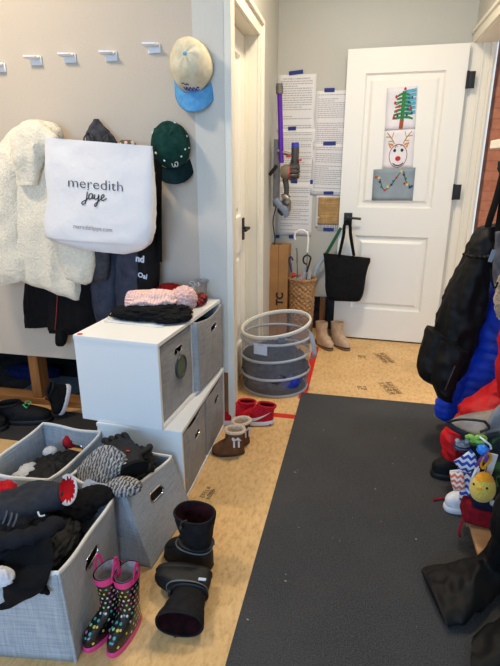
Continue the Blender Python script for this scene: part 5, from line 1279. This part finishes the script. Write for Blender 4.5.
# ---------------------------------------------------------------- coats hanging along the right wall
r = root('coat_rack', 'white wooden coat rail on the right wall above the hanging coats', 'rack', (.60, 1.9, 1.36))
g = MB(); g.box((.655, 1.90, 1.385), (.235, 1.42, .036), bev=.004); g.build('shelf', M['trim'], r)
g = MB(); g.box((.765, 1.90, 1.32), (.020, 1.42, .12), bev=.004); g.build('back_rail', M['trim'], r)
for y in (2.45, 2.2, 1.95, 1.7, 1.4):
    g = MB(); g.tube(spline([V((.60, y, 1.378)), V((.60, y, 1.31)), V((.575, y, 1.285)), V((.555, y, 1.29)), V((.55, y, 1.315))], 5), .006, 8); g.build('peg', M['black_metal'], r)
def pxs(xl, xr, y, Y, d, tilt=0.0, e=1.0): return px(xl, xr, y, Y, d, tilt, e)
M['blk_pants'] = cloth('black_ski_nylon', (14, 14, 15), (8, 8, 9), 26, 420, .6, .35, spec=.25)
r = root('bib_snow_pants', 'black bib snow pants hanging by a strap in front of the open white door', 'pants', ay(440, 395, 2.5))
Yp = 2.42
g = MB(); g.loft([pxs(480, 500, 226, Yp, .05, -2), pxs(470, 503, 238, Yp, .07, -3), pxs(465, 499, 253, Yp, .09, -3), pxs(458, 491, 268, Yp, .095, -2), pxs(447, 487, 292, Yp, .105, 1), pxs(440, 483, 315, Yp, .105, 4), pxs(434, 475, 338, Yp, .10, 8), pxs(425, 466, 358, Yp-.02, .09, 10), pxs(421, 458, 368, Yp-.02, .06, 12)], 60, 9, folds(.016, (17, 17, 7), 3)); g.build('pants_body', M['blk_pants'], r)
g = MB(); g.loft([pxs(427, 470, 335, Yp-.03, .08, 8), pxs(421, 463, 355, Yp-.04, .09, 8), pxs(417.5, 452, 370, Yp-.05, .085, 6), pxs(419, 446, 378, Yp-.05, .06, 5), pxs(423, 440, 383, Yp-.05, .02, 4)], 44, 7, folds(.014, (15, 15, 9), 6)); g.build('pant_leg', M['blk_pants'], r)
g = MB(); g.loft([pxs(440, 468, 345, Yp-.12, .05, 6), pxs(436, 462, 362, Yp-.13, .06, 6), pxs(432, 457, 380, Yp-.13, .06, 5), pxs(434, 452, 392, Yp-.13, .05, 4), pxs(437, 451, 399, Yp-.13, .02, 3)], 44, 7, folds(.012, (15, 15, 9), 9)); g.build('pant_leg', M['blk_pants'], r)
g = MB(); g.tube(spline([ay(486, 236, Yp), ay(489, 222, Yp-.03), ay(496, 200, Yp-.05), ay(503, 172, Yp-.06), V((.556, 2.43, 1.31))], 7), .020, 8, flat=.25, up=(-1, -.6, 0)); g.build('shoulder_strap', M['black'], r)
g = MB(); g.tube(spline([ay(497, 236, Yp-.06), ay(501, 212, Yp-.06), ay(505, 180, Yp-.06), V((.558, 2.46, 1.30))], 7), .020, 8, flat=.25, up=(-1, -.6, 0)); g.build('shoulder_strap', M['black'], r)
g = MB(); g.tube([p for p in spline([ay(464, 254, Yp-.07), ay(474, 257, Yp-.11), ay(486, 257, Yp-.11), ay(496, 254, Yp-.09)], 8)], [.011+.004*math.sin(k*2.2) for k in range(25)], 10, flat=.6); g.build('elastic_waist', M['blk_pants'], r)
g = MB(); g.tube(spline([ay(455, 366, Yp-.205), ay(450, 378, Yp-.205), ay(445, 390, Yp-.195)], 5), .0025, 6); g.build('zip', plain('grey_zip', (70, 70, 72), .4), r)
M['blue_puff'] = cloth('royal_blue_nylon', (24, 72, 214), (14, 50, 170), 20, 420, .5, .2, spec=.4)
def quilt(n, amp, f):
    def d(p, th, t): return amp*(abs(math.sin(p.z*n))**.6-.6)+f(p, th, t)
    return d
r = root('puffer_jacket', 'bright blue quilted jacket hanging between the black bib pants and the red jacket', 'jacket', ay(460, 420, 2.3))
Yb = 2.52
g = MB(); g.loft([pxs(500, 540, 255, Yb, .05), pxs(490, 545, 285, Yb, .08), pxs(478, 548, 320, Yb, .095), pxs(468, 548, 350, Yb, .10, 4), pxs(456, 545, 380, Yb, .10, 6), pxs(446, 540, 402, Yb, .09, 8), pxs(442, 530, 415, Yb, .06, 9)], 56, 9, quilt(62, .010, folds(.008, (12, 12, 5), 4))); g.build('jacket_body', M['blue_puff'], r)
g = MB(); Yc = 2.50; g.loft([pxs(462, 480, 352, Yc, .04), pxs(452, 472, 375, Yc, .05), pxs(439, 462, 396, Yc, .05, 2), pxs(434.5, 455, 412, Yc, .05, 3), pxs(436, 452, 419, Yc, .03, 3)], 40, 8, quilt(90, .006, folds(.005, (12, 12, 8), 7))); g.build('sleeve', M['blue_puff'], r)
M['red_nyl'] = cloth('red_nylon', (214, 26, 36), (172, 16, 26), 16, 420, .55, .25, spec=.35)
r = root('red_jacket', 'bright red jacket hanging in front of the blue quilted jacket', 'jacket', ay(460, 470, 2.1))
Yr = 2.10
g = MB(); g.loft([pxs(503, 545, 362, Yr, .04, -8), pxs(491, 548, 379, Yr, .08, -9), pxs(472, 548, 394, Yr, .10, -6), pxs(463, 545, 404, Yr, .11, -2), pxs(456, 540, 420, Yr, .11), pxs(446, 530, 440, Yr, .10, 2), pxs(444, 520, 458, Yr, .09, 5), pxs(450, 505, 470, Yr, .04, 5)], 56, 9, folds(.024, (13, 13, 9), 4)); g.build('jacket_body', M['red_nyl'], r)
g = MB(); Ys = 2.0; g.loft([pxs(506, 540, 318, Ys, .05), pxs(499, 545, 340, Ys, .07), pxs(497, 545, 362, Ys, .07), pxs(498, 540, 382, Ys, .06), pxs(499, 530, 396, Ys, .03)], 44, 8, folds(.012, (13, 13, 9), 8)); g.build('sleeve', M['red_nyl'], r)
g = MB(); Ys = 1.99; g.loft([pxs(447, 464, 430, Ys, .03, 2), pxs(440, 462, 445, Ys, .045, 6), pxs(444, 470, 455, Ys, .04, 7), pxs(452, 468, 464, Ys, .02, 4)], 40, 7, folds(.014, (20, 20, 14), 2)); g.build('cuff', M['red_nyl'], r)
r = root('fur_hood', 'beige fur trimmed light grey hood at the right edge above the blue jacket', 'coat', ay(500, 320, 2.2))
g = MB(); Yf = 2.24; g.loft([pxs(497, 530, 232, Yf, .03), pxs(495, 535, 250, Yf, .05), pxs(494, 540, 275, Yf, .05), pxs(497, 540, 295, Yf, .04)], 40, 7, folds(.010, (18, 18, 12), 2)); g.build('hood_body', cloth('light_grey_nylon', (112, 112, 118), (70, 72, 80), 26), r)
g = MB(); Yf = 2.19; g.loft([pxs(499, 530, 276, Yf, .04), pxs(496, 535, 290, Yf, .055), pxs(494.5, 535, 306, Yf, .055), pxs(498, 530, 320, Yf, .03)], 48, 7, lambda p, th, t: .010*noise.noise(p*60)+.006*noise.noise(p*130)); g.build('fur_trim', fleece('beige_fur', (206, 186, 160), (150, 130, 104), 120), r, smooth=180)
g = MB(); g.box(ay(492, 256, 2.175), (.016, .006, .05), Matrix.Rotation(.2, 4, 'Y'), bev=.002); g.build('buckle', plain('blue_grey_buckle', (118, 132, 150), .4), r)
g = MB(); g.tube(spline([ay(491, 268, 2.18), ay(492, 282, 2.17), ay(495, 288, 2.165), ay(498, 282, 2.17)], 5), .004, 7); g.build('drawcord', M['black'], r)
# camo jacket / pack with grey lining
def camo():
    m, nt, b = new_mat('camo_print'); v = coords(nt)
    f = ntex(nt, v, 17, 2, .5, .6); f2 = ntex(nt, coords(nt, (1, 1, 1.3)), 11, 2, .5, .4)
    c = mixc(nt, ramp(nt, f, [(0, (22, 30, 46)), (.46, (24, 54, 40)), (.56, (70, 112, 58))], 'CONSTANT'), (20, 26, 40), ramp(nt, f2, [(0, (0, 0, 0)), (.56, (255, 255, 255))], 'CONSTANT'))
    nt.links.new(c, b.inputs['Base Color']); b.inputs['Roughness'].default_value = .8; return m
M['camo'] = camo()
r = root('camo_backpack', 'green and navy camouflage backpack gaping open with grey lining, below the red jacket', 'backpack', ay(490, 480, 1.8))
Ym = 1.83
g = MB(); g.loft([pxs(456, 540, 426, Ym, .05, 3), pxs(462, 540, 438, Ym, .08, 2), pxs(470, 540, 465, Ym, .11), pxs(474, 535, 488, Ym, .10), pxs(480, 525, 500, Ym, .05)], 52, 8, folds(.010, (13, 13, 9), 4)); g.build('pack_body', M['camo'], r)
Yl = 1.80
a0, a1 = ay(447.5, 423, Yl), ay(506, 418, Yl); ddx = (a1-a0)
upq = V((0, -.30, .95)).normalized(); fwd = V((0, -.95, -.30)).normalized()
g = MB(); g.loft([(a0, upq*.004, fwd*.010), (a0+ddx*.14+V((0, 0, -.008)), upq*.012, fwd*.03), (a0+ddx*.38+V((0, 0, -.016)), upq*.022, fwd*.05), (a0+ddx*.62+V((0, 0, -.018)), upq*.026, fwd*.06), (a0+ddx*1.0+V((0, 0, -.01)), upq*.03, fwd*.05), (a0+ddx*1.3+V((0, 0, -.01)), upq*.03, fwd*.05)], 44, 8, folds(.006, (16, 16, 16), 4)); g.build('grey_lining', cloth('warm_grey_lining', (156, 150, 146), (126, 120, 118), 18), r)
g = MB(); g.loft([(ay(484, 432, Yl-.05), upq*.006, fwd*.008), (ay(488, 425, Yl-.055), upq*.028, fwd*.014), (ay(496, 417, Yl-.05), upq*.055, fwd*.02), (ay(512, 412, Yl-.05), upq*.085, fwd*.02), (ay(530, 410, Yl-.05), upq*.09, fwd*.02)], 36, 7, folds(.005, (16, 16, 16), 4)); g.build('lining_flap', cloth('pale_grey_flap', (150, 150, 152), (126, 126, 130), 18), r)
g = MB(); g.tube(spline([ay(447.5, 423, Yl-.02), ay(456, 429.5, Yl-.05), ay(470, 435.5, Yl-.07), ay(482, 438, Yl-.075), ay(500, 434, Yl-.08)], 6), .008, 10, flat=1.4); g.build('lower_edge', M['camo'], r)
g = MB(); g.tube(spline([ay(448, 422, Yl-.03), ay(460, 419.5, Yl-.055), ay(474, 420, Yl-.07), ay(484, 421.5, Yl-.075)], 6), .0045, 8); g.tube(spline([ay(484, 421, Yl-.075), ay(489, 428, Yl-.078), ay(480, 432, Yl-.078)], 6), .005, 8); g.build('black_piping', M['black_metal'], r)
# keychains, pouches and the small things hanging from the pack
Yk = 1.70
def kp(x, y, Y=Yk): return ay(x, y, Y)
def key(name, label, cat, m, build):
    g = MB(); build(g); return tag(g.build(name, m, loc=sum(g.v, V((0, 0, 0)))/len(g.v)), label, cat)
r = root('plush_keychain', 'small grey and navy striped plush hanging on the red jacket hem', 'toy', kp(463, 452, 1.78))
g = MB(); g.ico(kp(462.5, 446, 1.79), .024, 3, (1.1, .8, 1)); g.build('plush_body', fleece('grey_plush', (170, 176, 184), (120, 126, 136), 150), r)
g = MB(); g.ico(kp(457.5, 440.5, 1.785), .009, 2); g.ico(kp(467, 441, 1.785), .009, 2); g.build('ears', fleece('pale_plush', (206, 210, 214), (170, 174, 180), 150), r)
g = MB(); 
for dz in (.002, -.010): g.tube([kp(462.5, 446, 1.79)+V((.027*math.cos(t), .0215*math.sin(t), dz)) for t in [2*PI*k/24 for k in range(24)]], .003, 6, True)
g.build('navy_stripe', plain('navy_stripe', (34, 48, 92), .8), r)
key('lizard_keychain', 'light green rubber loop below the grey lining of the camouflage backpack', 'keychain', plain('light_green_rubber', (142, 196, 86), .5), lambda g: g.tube(spline([kp(467, 437), kp(471, 436.5, Yk-.02), kp(476, 441, Yk-.02), kp(482, 442, Yk-.02), kp(485, 438), kp(478, 437, Yk-.02), kp(472, 441)], 6), .008, 8))
key('clip_hook', 'white metal clip hook hanging under the grey lining at right', 'clip', plain('white_metal', (220, 224, 228), .35), lambda g: g.tube(spline([kp(480, 437, Yk-.03), kp(485, 441, Yk-.05), kp(490, 445, Yk-.05), kp(491, 449, Yk-.05)], 5), .0035, 8))
key('blue_ball_keychain', 'bright blue ball keychain above the yellow plush chick', 'keychain', plain('bright_blue_plastic', (40, 128, 226), .35), lambda g: g.ico(kp(482.5, 449.5, Yk-.05), .019, 3, fn=lambda p: 1+.10*math.sin(p.x*9)*math.sin(p.z*9)))
r = root('loop_keychain', 'orange and purple looped ribbon keychain just above the yellow chick', 'keychain', kp(485, 458, Yk-.06))
g = MB(); g.tube(spline([kp(489, 453, Yk-.06), kp(491, 459, Yk-.06), kp(487, 464, Yk-.07), kp(483, 468, Yk-.06), kp(481, 463, Yk-.06), kp(485, 456, Yk-.06), kp(489, 453, Yk-.06)], 5), .0065, 8, flat=.7); g.build('orange_loop', plain('orange_ribbon', (232, 158, 30), .5), r)
g = MB(); g.tube(spline([kp(476, 466, Yk-.05), kp(480, 460, Yk-.06), kp(485, 453, Yk-.05), kp(490, 449, Yk-.05)], 5), .007, 8, flat=.6); g.tube(spline([kp(484, 454, Yk-.075), kp(487, 457, Yk-.08), kp(485, 461, Yk-.075)], 5), .006, 8); g.build('purple_loop', plain('purple_ribbon', (104, 52, 140), .5), r)
key('white_tag', 'white cloth tag hanging right of the orange keychain loop', 'tag', plain('white_tag', (222, 222, 222), .7), lambda g: g.box(kp(491, 464, Yk-.03), (.026, .006, .082), Matrix.Rotation(.12, 4, 'Y'), bev=.002))
def chevron(name, c1, c2, s):
    m, nt, b = new_mat(name); tc = nt.nodes.new('ShaderNodeTexCoord'); sp = nt.nodes.new('ShaderNodeSeparateXYZ'); nt.links.new(tc.outputs['Object'], sp.inputs[0])
    zig = math_n(nt, 'PINGPONG', math_n(nt, 'ADD', sp.outputs['X'], 5.0), s)
    f = math_n(nt, 'SINE', math_n(nt, 'MULTIPLY', math_n(nt, 'ADD', math_n(nt, 'ADD', sp.outputs['Z'], math_n(nt, 'MULTIPLY', sp.outputs['Y'], .4)), zig), PI/s*.9))
    nt.links.new(ramp(nt, math_n(nt, 'ADD', math_n(nt, 'MULTIPLY', f, .5), .5), [(0, c1), (.5, c2)], 'CONSTANT'), b.inputs['Base Color']); b.inputs['Roughness'].default_value = .8; return m
M['chev_b'] = chevron('blue_white_chevron', (44, 70, 168), (226, 230, 238), .012); M['chev_c'] = chevron('coral_white_chevron', (240, 112, 72), (246, 232, 222), .010)
r = root('chevron_bag', 'blue and white chevron drawstring bag with folded flaps left of the yellow chick', 'bag', kp(466, 503, 1.72))
g = MB(); g.loft([pxs(464, 476, 474, 1.74, .02), pxs(462, 477, 484, 1.74, .035), pxs(460, 476, 496, 1.74, .04), pxs(461, 474, 505, 1.74, .02)], 40, 7, folds(.005, (18, 18, 12), 4)); g.build('bag_body', M['chev_b'], r)
for q in ((458, 465, 468, 459, 474, 454), (463, 470, 469, 466, 475, 460)):
    g = MB(); a, b, c = kp(q[0], q[1], 1.70), kp(q[2], q[3], 1.67), kp(q[4], q[5], 1.68); g.tube(spline([a, b, c], 7), [.008]+[.022]*13+[.018], 12, flat=.35, up=(0, -1, .2)); g.build('flap', M['chev_b'], r)
g = MB(); g.tube(spline([kp(478, 466, 1.665), kp(475, 472, 1.65), kp(471, 483, 1.65), kp(470.5, 489, 1.655), kp(473, 486, 1.65), kp(477, 477, 1.65), kp(478.5, 468, 1.66)], 6), .005, 8); g.build('white_cord', plain('white_cord', (226, 226, 224), .6), r)
r = root('chevron_pouch', 'small coral and white chevron pouch hanging at the left of the keychains', 'pouch', kp(457.5, 489, 1.70))
g = MB(); g.loft([pxs(450, 462, 471, 1.70, .008, -1, .5), pxs(450, 463, 474, 1.70, .018, -1, .5), pxs(452, 464.5, 484, 1.70, .020, -1, .5), pxs(453.5, 465, 489, 1.70, .010, -1, .5)], 40, 6, folds(.002, (18, 18, 12), 4)); g.build('pouch_body', M['chev_c'], r)
g = MB(); g.tube([kp(450, 471.5, 1.69), kp(462, 470, 1.69)], .004, 8); g.build('zip', plain('white_zip', (232, 222, 216), .5), r)
# yellow plush chick
CHC = kp(483, 487, 1.62)
r = root('plush_chick', 'yellow egg-shaped plush chick with an orange cap hanging among the keychains', 'toy', CHC)
M['chick'] = fleece('yellow_plush', (240, 210, 104), (226, 192, 84), 200); M['chick_o'] = fleece('orange_plush', (242, 170, 44), (228, 150, 32), 200)
S_ = FPX/CHC.dot(CF) if False else 290
g = MB(); kx, kz = .041, .057
def egg(p): return 1+.0*p.z
rows = []
for i in range(25):
    ph = -PI/2+PI*i/24; z = math.sin(ph); w = math.cos(ph)*(1-.17*z); rows.append([CHC+V((kx*w*math.cos(t), kx*.8*w*math.sin(t), kz*z*(1 if z > -.2 else 1))) for t in [2*PI*k/40 for k in range(40)]])
g.quadgrid(rows, True); g.build('plush_body', M['chick'], r, weld=1e-5)
g = MB(); rows = []
for i in range(10):
    ph = rad(34)+(PI/2-rad(34))*i/9; z = math.sin(ph); w = math.cos(ph)*(1-.17*z); k = 1.03; rows.append([CHC+V((kx*k*w*math.cos(t), kx*.8*k*w*math.sin(t), kz*k*z-(.006*math.cos(t*2) if i == 0 else 0))) for t in [2*PI*k2/40 for k2 in range(40)]])
g.quadgrid(rows, True); g.build('orange_cap', M['chick_o'], r, weld=1e-5)
def face_pt(a, zf): w = math.sqrt(1-zf*zf)*(1-.17*zf); return CHC+V((kx*w*1.01*math.sin(a), -kx*.8*w*1.01*math.cos(a), kz*zf))
for a in (-48, 22):
    g = MB(); g.ico(face_pt(rad(a-16), .28), .0042, 2); g.build('eye', M['black_metal'], r)
g = MB(); g.ico(face_pt(rad(-28), .20), .007, 2, (1.5, .9, .6)); g.build('beak', M['chick_o'], r)
g = MB(); g.ico(CHC+V((.034, -.02, -.045)), .011, 2); g.build('foot', fleece('white_plush', (220, 220, 224), (190, 190, 196), 150), r)
g = MB(); g.tube(spline([CHC+V((0, 0, kz)), CHC+V((.003, .01, kz+.02)), kp(486, 460, Yk-.04)], 5), .0025, 6); g.build('hang_cord', M['chrome'], r)
# shoes and lunch bag on the floor under the coats
low_shoe('white_sneaker', 'white sneaker with dark straps standing below the coral chevron pouch', 'shoe', .19, (cloth('white_shoe', (232, 232, 234), (212, 212, 216), 40), M['white_sole'], M['black']), (.572, 1.865, .0085), (0, 0, rad(106)), M['black'], hgt=1.1, lace_n=3)
low_shoe('black_sneaker', 'black sneaker with a thin white line below the red jacket cuff', 'shoe', .22, (M['blk_shoe'], M['rubber'], M['black']), (.578, 2.10, .0085), (0, 0, rad(105)), plain('white_lace', (220, 222, 222), .6), hgt=1.2, lace_n=1)
r = root('lunch_bag', 'dark red lunch bag with a navy lid lying in front of the white sneaker', 'bag', (.50, 1.73, .05))
g = MB(); LB = kp(478, 516, 1.66); LB.z = .078+.040; g.box(LB+V((.01, .02, .0)), (.12, .10, .07), Matrix.Rotation(rad(8), 4, 'Y'), bev=.014, seg=3); g.build('bag_body', cloth('dark_red_nylon', (150, 22, 36), (108, 14, 26), 30), r)
g = MB(); g.box(LB+V((.022, .02, .045)), (.10, .09, .03), Matrix.Rotation(rad(8), 4, 'Y'), bev=.010, seg=3); g.build('lid', cloth('navy_lid', (26, 32, 58), (16, 20, 40), 30), r)
g = MB(); g.tube(spline([LB+V((-.05, -.02, .0)), LB+V((-.062, -.04, -.03)), LB+V((-.066, -.05, -.055)), LB+V((-.06, -.045, -.07))], 5), .005, 7, flat=.6); g.build('strap', cloth('red_webbing', (140, 24, 40), (110, 16, 30), 30), r)
g = MB(); g.box(LB+V((.055, -.035, -.02)), (.03, .006, .02), bev=.002); g.build('white_label', plain('white_label', (214, 220, 226), .6), r)
g = MB(); g.tube(spline([az(433, 500, .014), az(440, 498.5, .014), az(448, 498, .016), az(456, 499, .03)], 5), .005, 7, flat=.6); tag(g.build('red_strap', cloth('red_strap', (150, 26, 50), (120, 18, 36), 30), loc=az(440, 498, .012)), 'dark red strap end lying on the runner left of the white sneaker', 'strap')
r = root('shoe_bench', 'low pale wooden shoe bench under the hanging coats, one leg in view', 'bench', (.56, 1.5, 0))
g = MB(); g.box((.545, 1.62, .070), (.19, .32, .016), bev=.003); g.build('bench_top', wood('pale_pine', (196, 150, 104), (164, 120, 78), (4, 40, 40)), r)
for y in (1.735, 1.50):
    g = MB(); g.box((.545, y, .0350), (.17, .022, .054), bev=.003); g.build('leg', wood('pale_pine_leg', (196, 150, 104), (164, 120, 78), (40, 40, 4)), r)
# black snow pants over the bench, cuff spread on the runner
r = root('ski_pants', 'black ski pants hanging to the floor at the lower right, cuff spread on the runner', 'pants', (.42, 1.45, .01))
M['ski'] = cloth('black_ski_cloth', (12, 13, 15), (7, 7, 9), 22, 420, .6, .3, spec=.25)
g = MB()
def cs(c, u, w, e=1.0): return (V(c), V(u), V(w), e)
g.loft([cs(kp(534, 455, 1.40), (.05, .03, 0), (0, .05, .02)), cs(kp(524, 485, 1.41), (.055, .03, 0), (0, .06, .02)), cs(kp(513, 520, 1.42), (.06, .035, 0), (-.01, .06, .03)), cs(az(503, 556, .10), (.05, .075, 0), (-.03, .03, .05)), cs(az(480, 582, .060), (.03, .105, 0), (-.02, .01, .045)), cs(az(462, 590, .042), (.0, .112, 0), (-.015, 0, .032)), cs(az(444, 594, .034), (-.02, .108, 0), (-.01, 0, .024)), cs(az(434, 596, .032), (-.025, .10, 0), (-.004, 0, .018))], 56, 9, folds(.013, (16, 16, 16), 5)); g.build('pant_leg', M['ski'], r)
g = MB(); e0 = az(434, 596, .030); g.tube([e0+V((-.025, .10, 0))*math.cos(t)+V((-.004, 0, .018))*math.sin(t) for t in [2*PI*k/40 for k in range(40)]], .004, 7, True); g.build('cuff_hem', M['black_metal'], r)
r = root('ski_pants', 'black cloth of another ski pants leg in the bottom right corner of the photo', 'pants', (.45, 1.2, .01))
g = MB(); g.loft([cs(az(540, 600, .12), (.05, .06, 0), (-.03, .03, .05)), cs(az(512, 640, .06), (.03, .09, 0), (-.02, .01, .045)), cs(az(488, 656, .040), (.02, .095, 0), (-.015, 0, .030)), cs(az(472, 664, .032), (.02, .088, 0), (-.006, 0, .022))], 48, 9, folds(.010, (16, 16, 16), 9)); g.build('pant_leg', M['ski'], r)
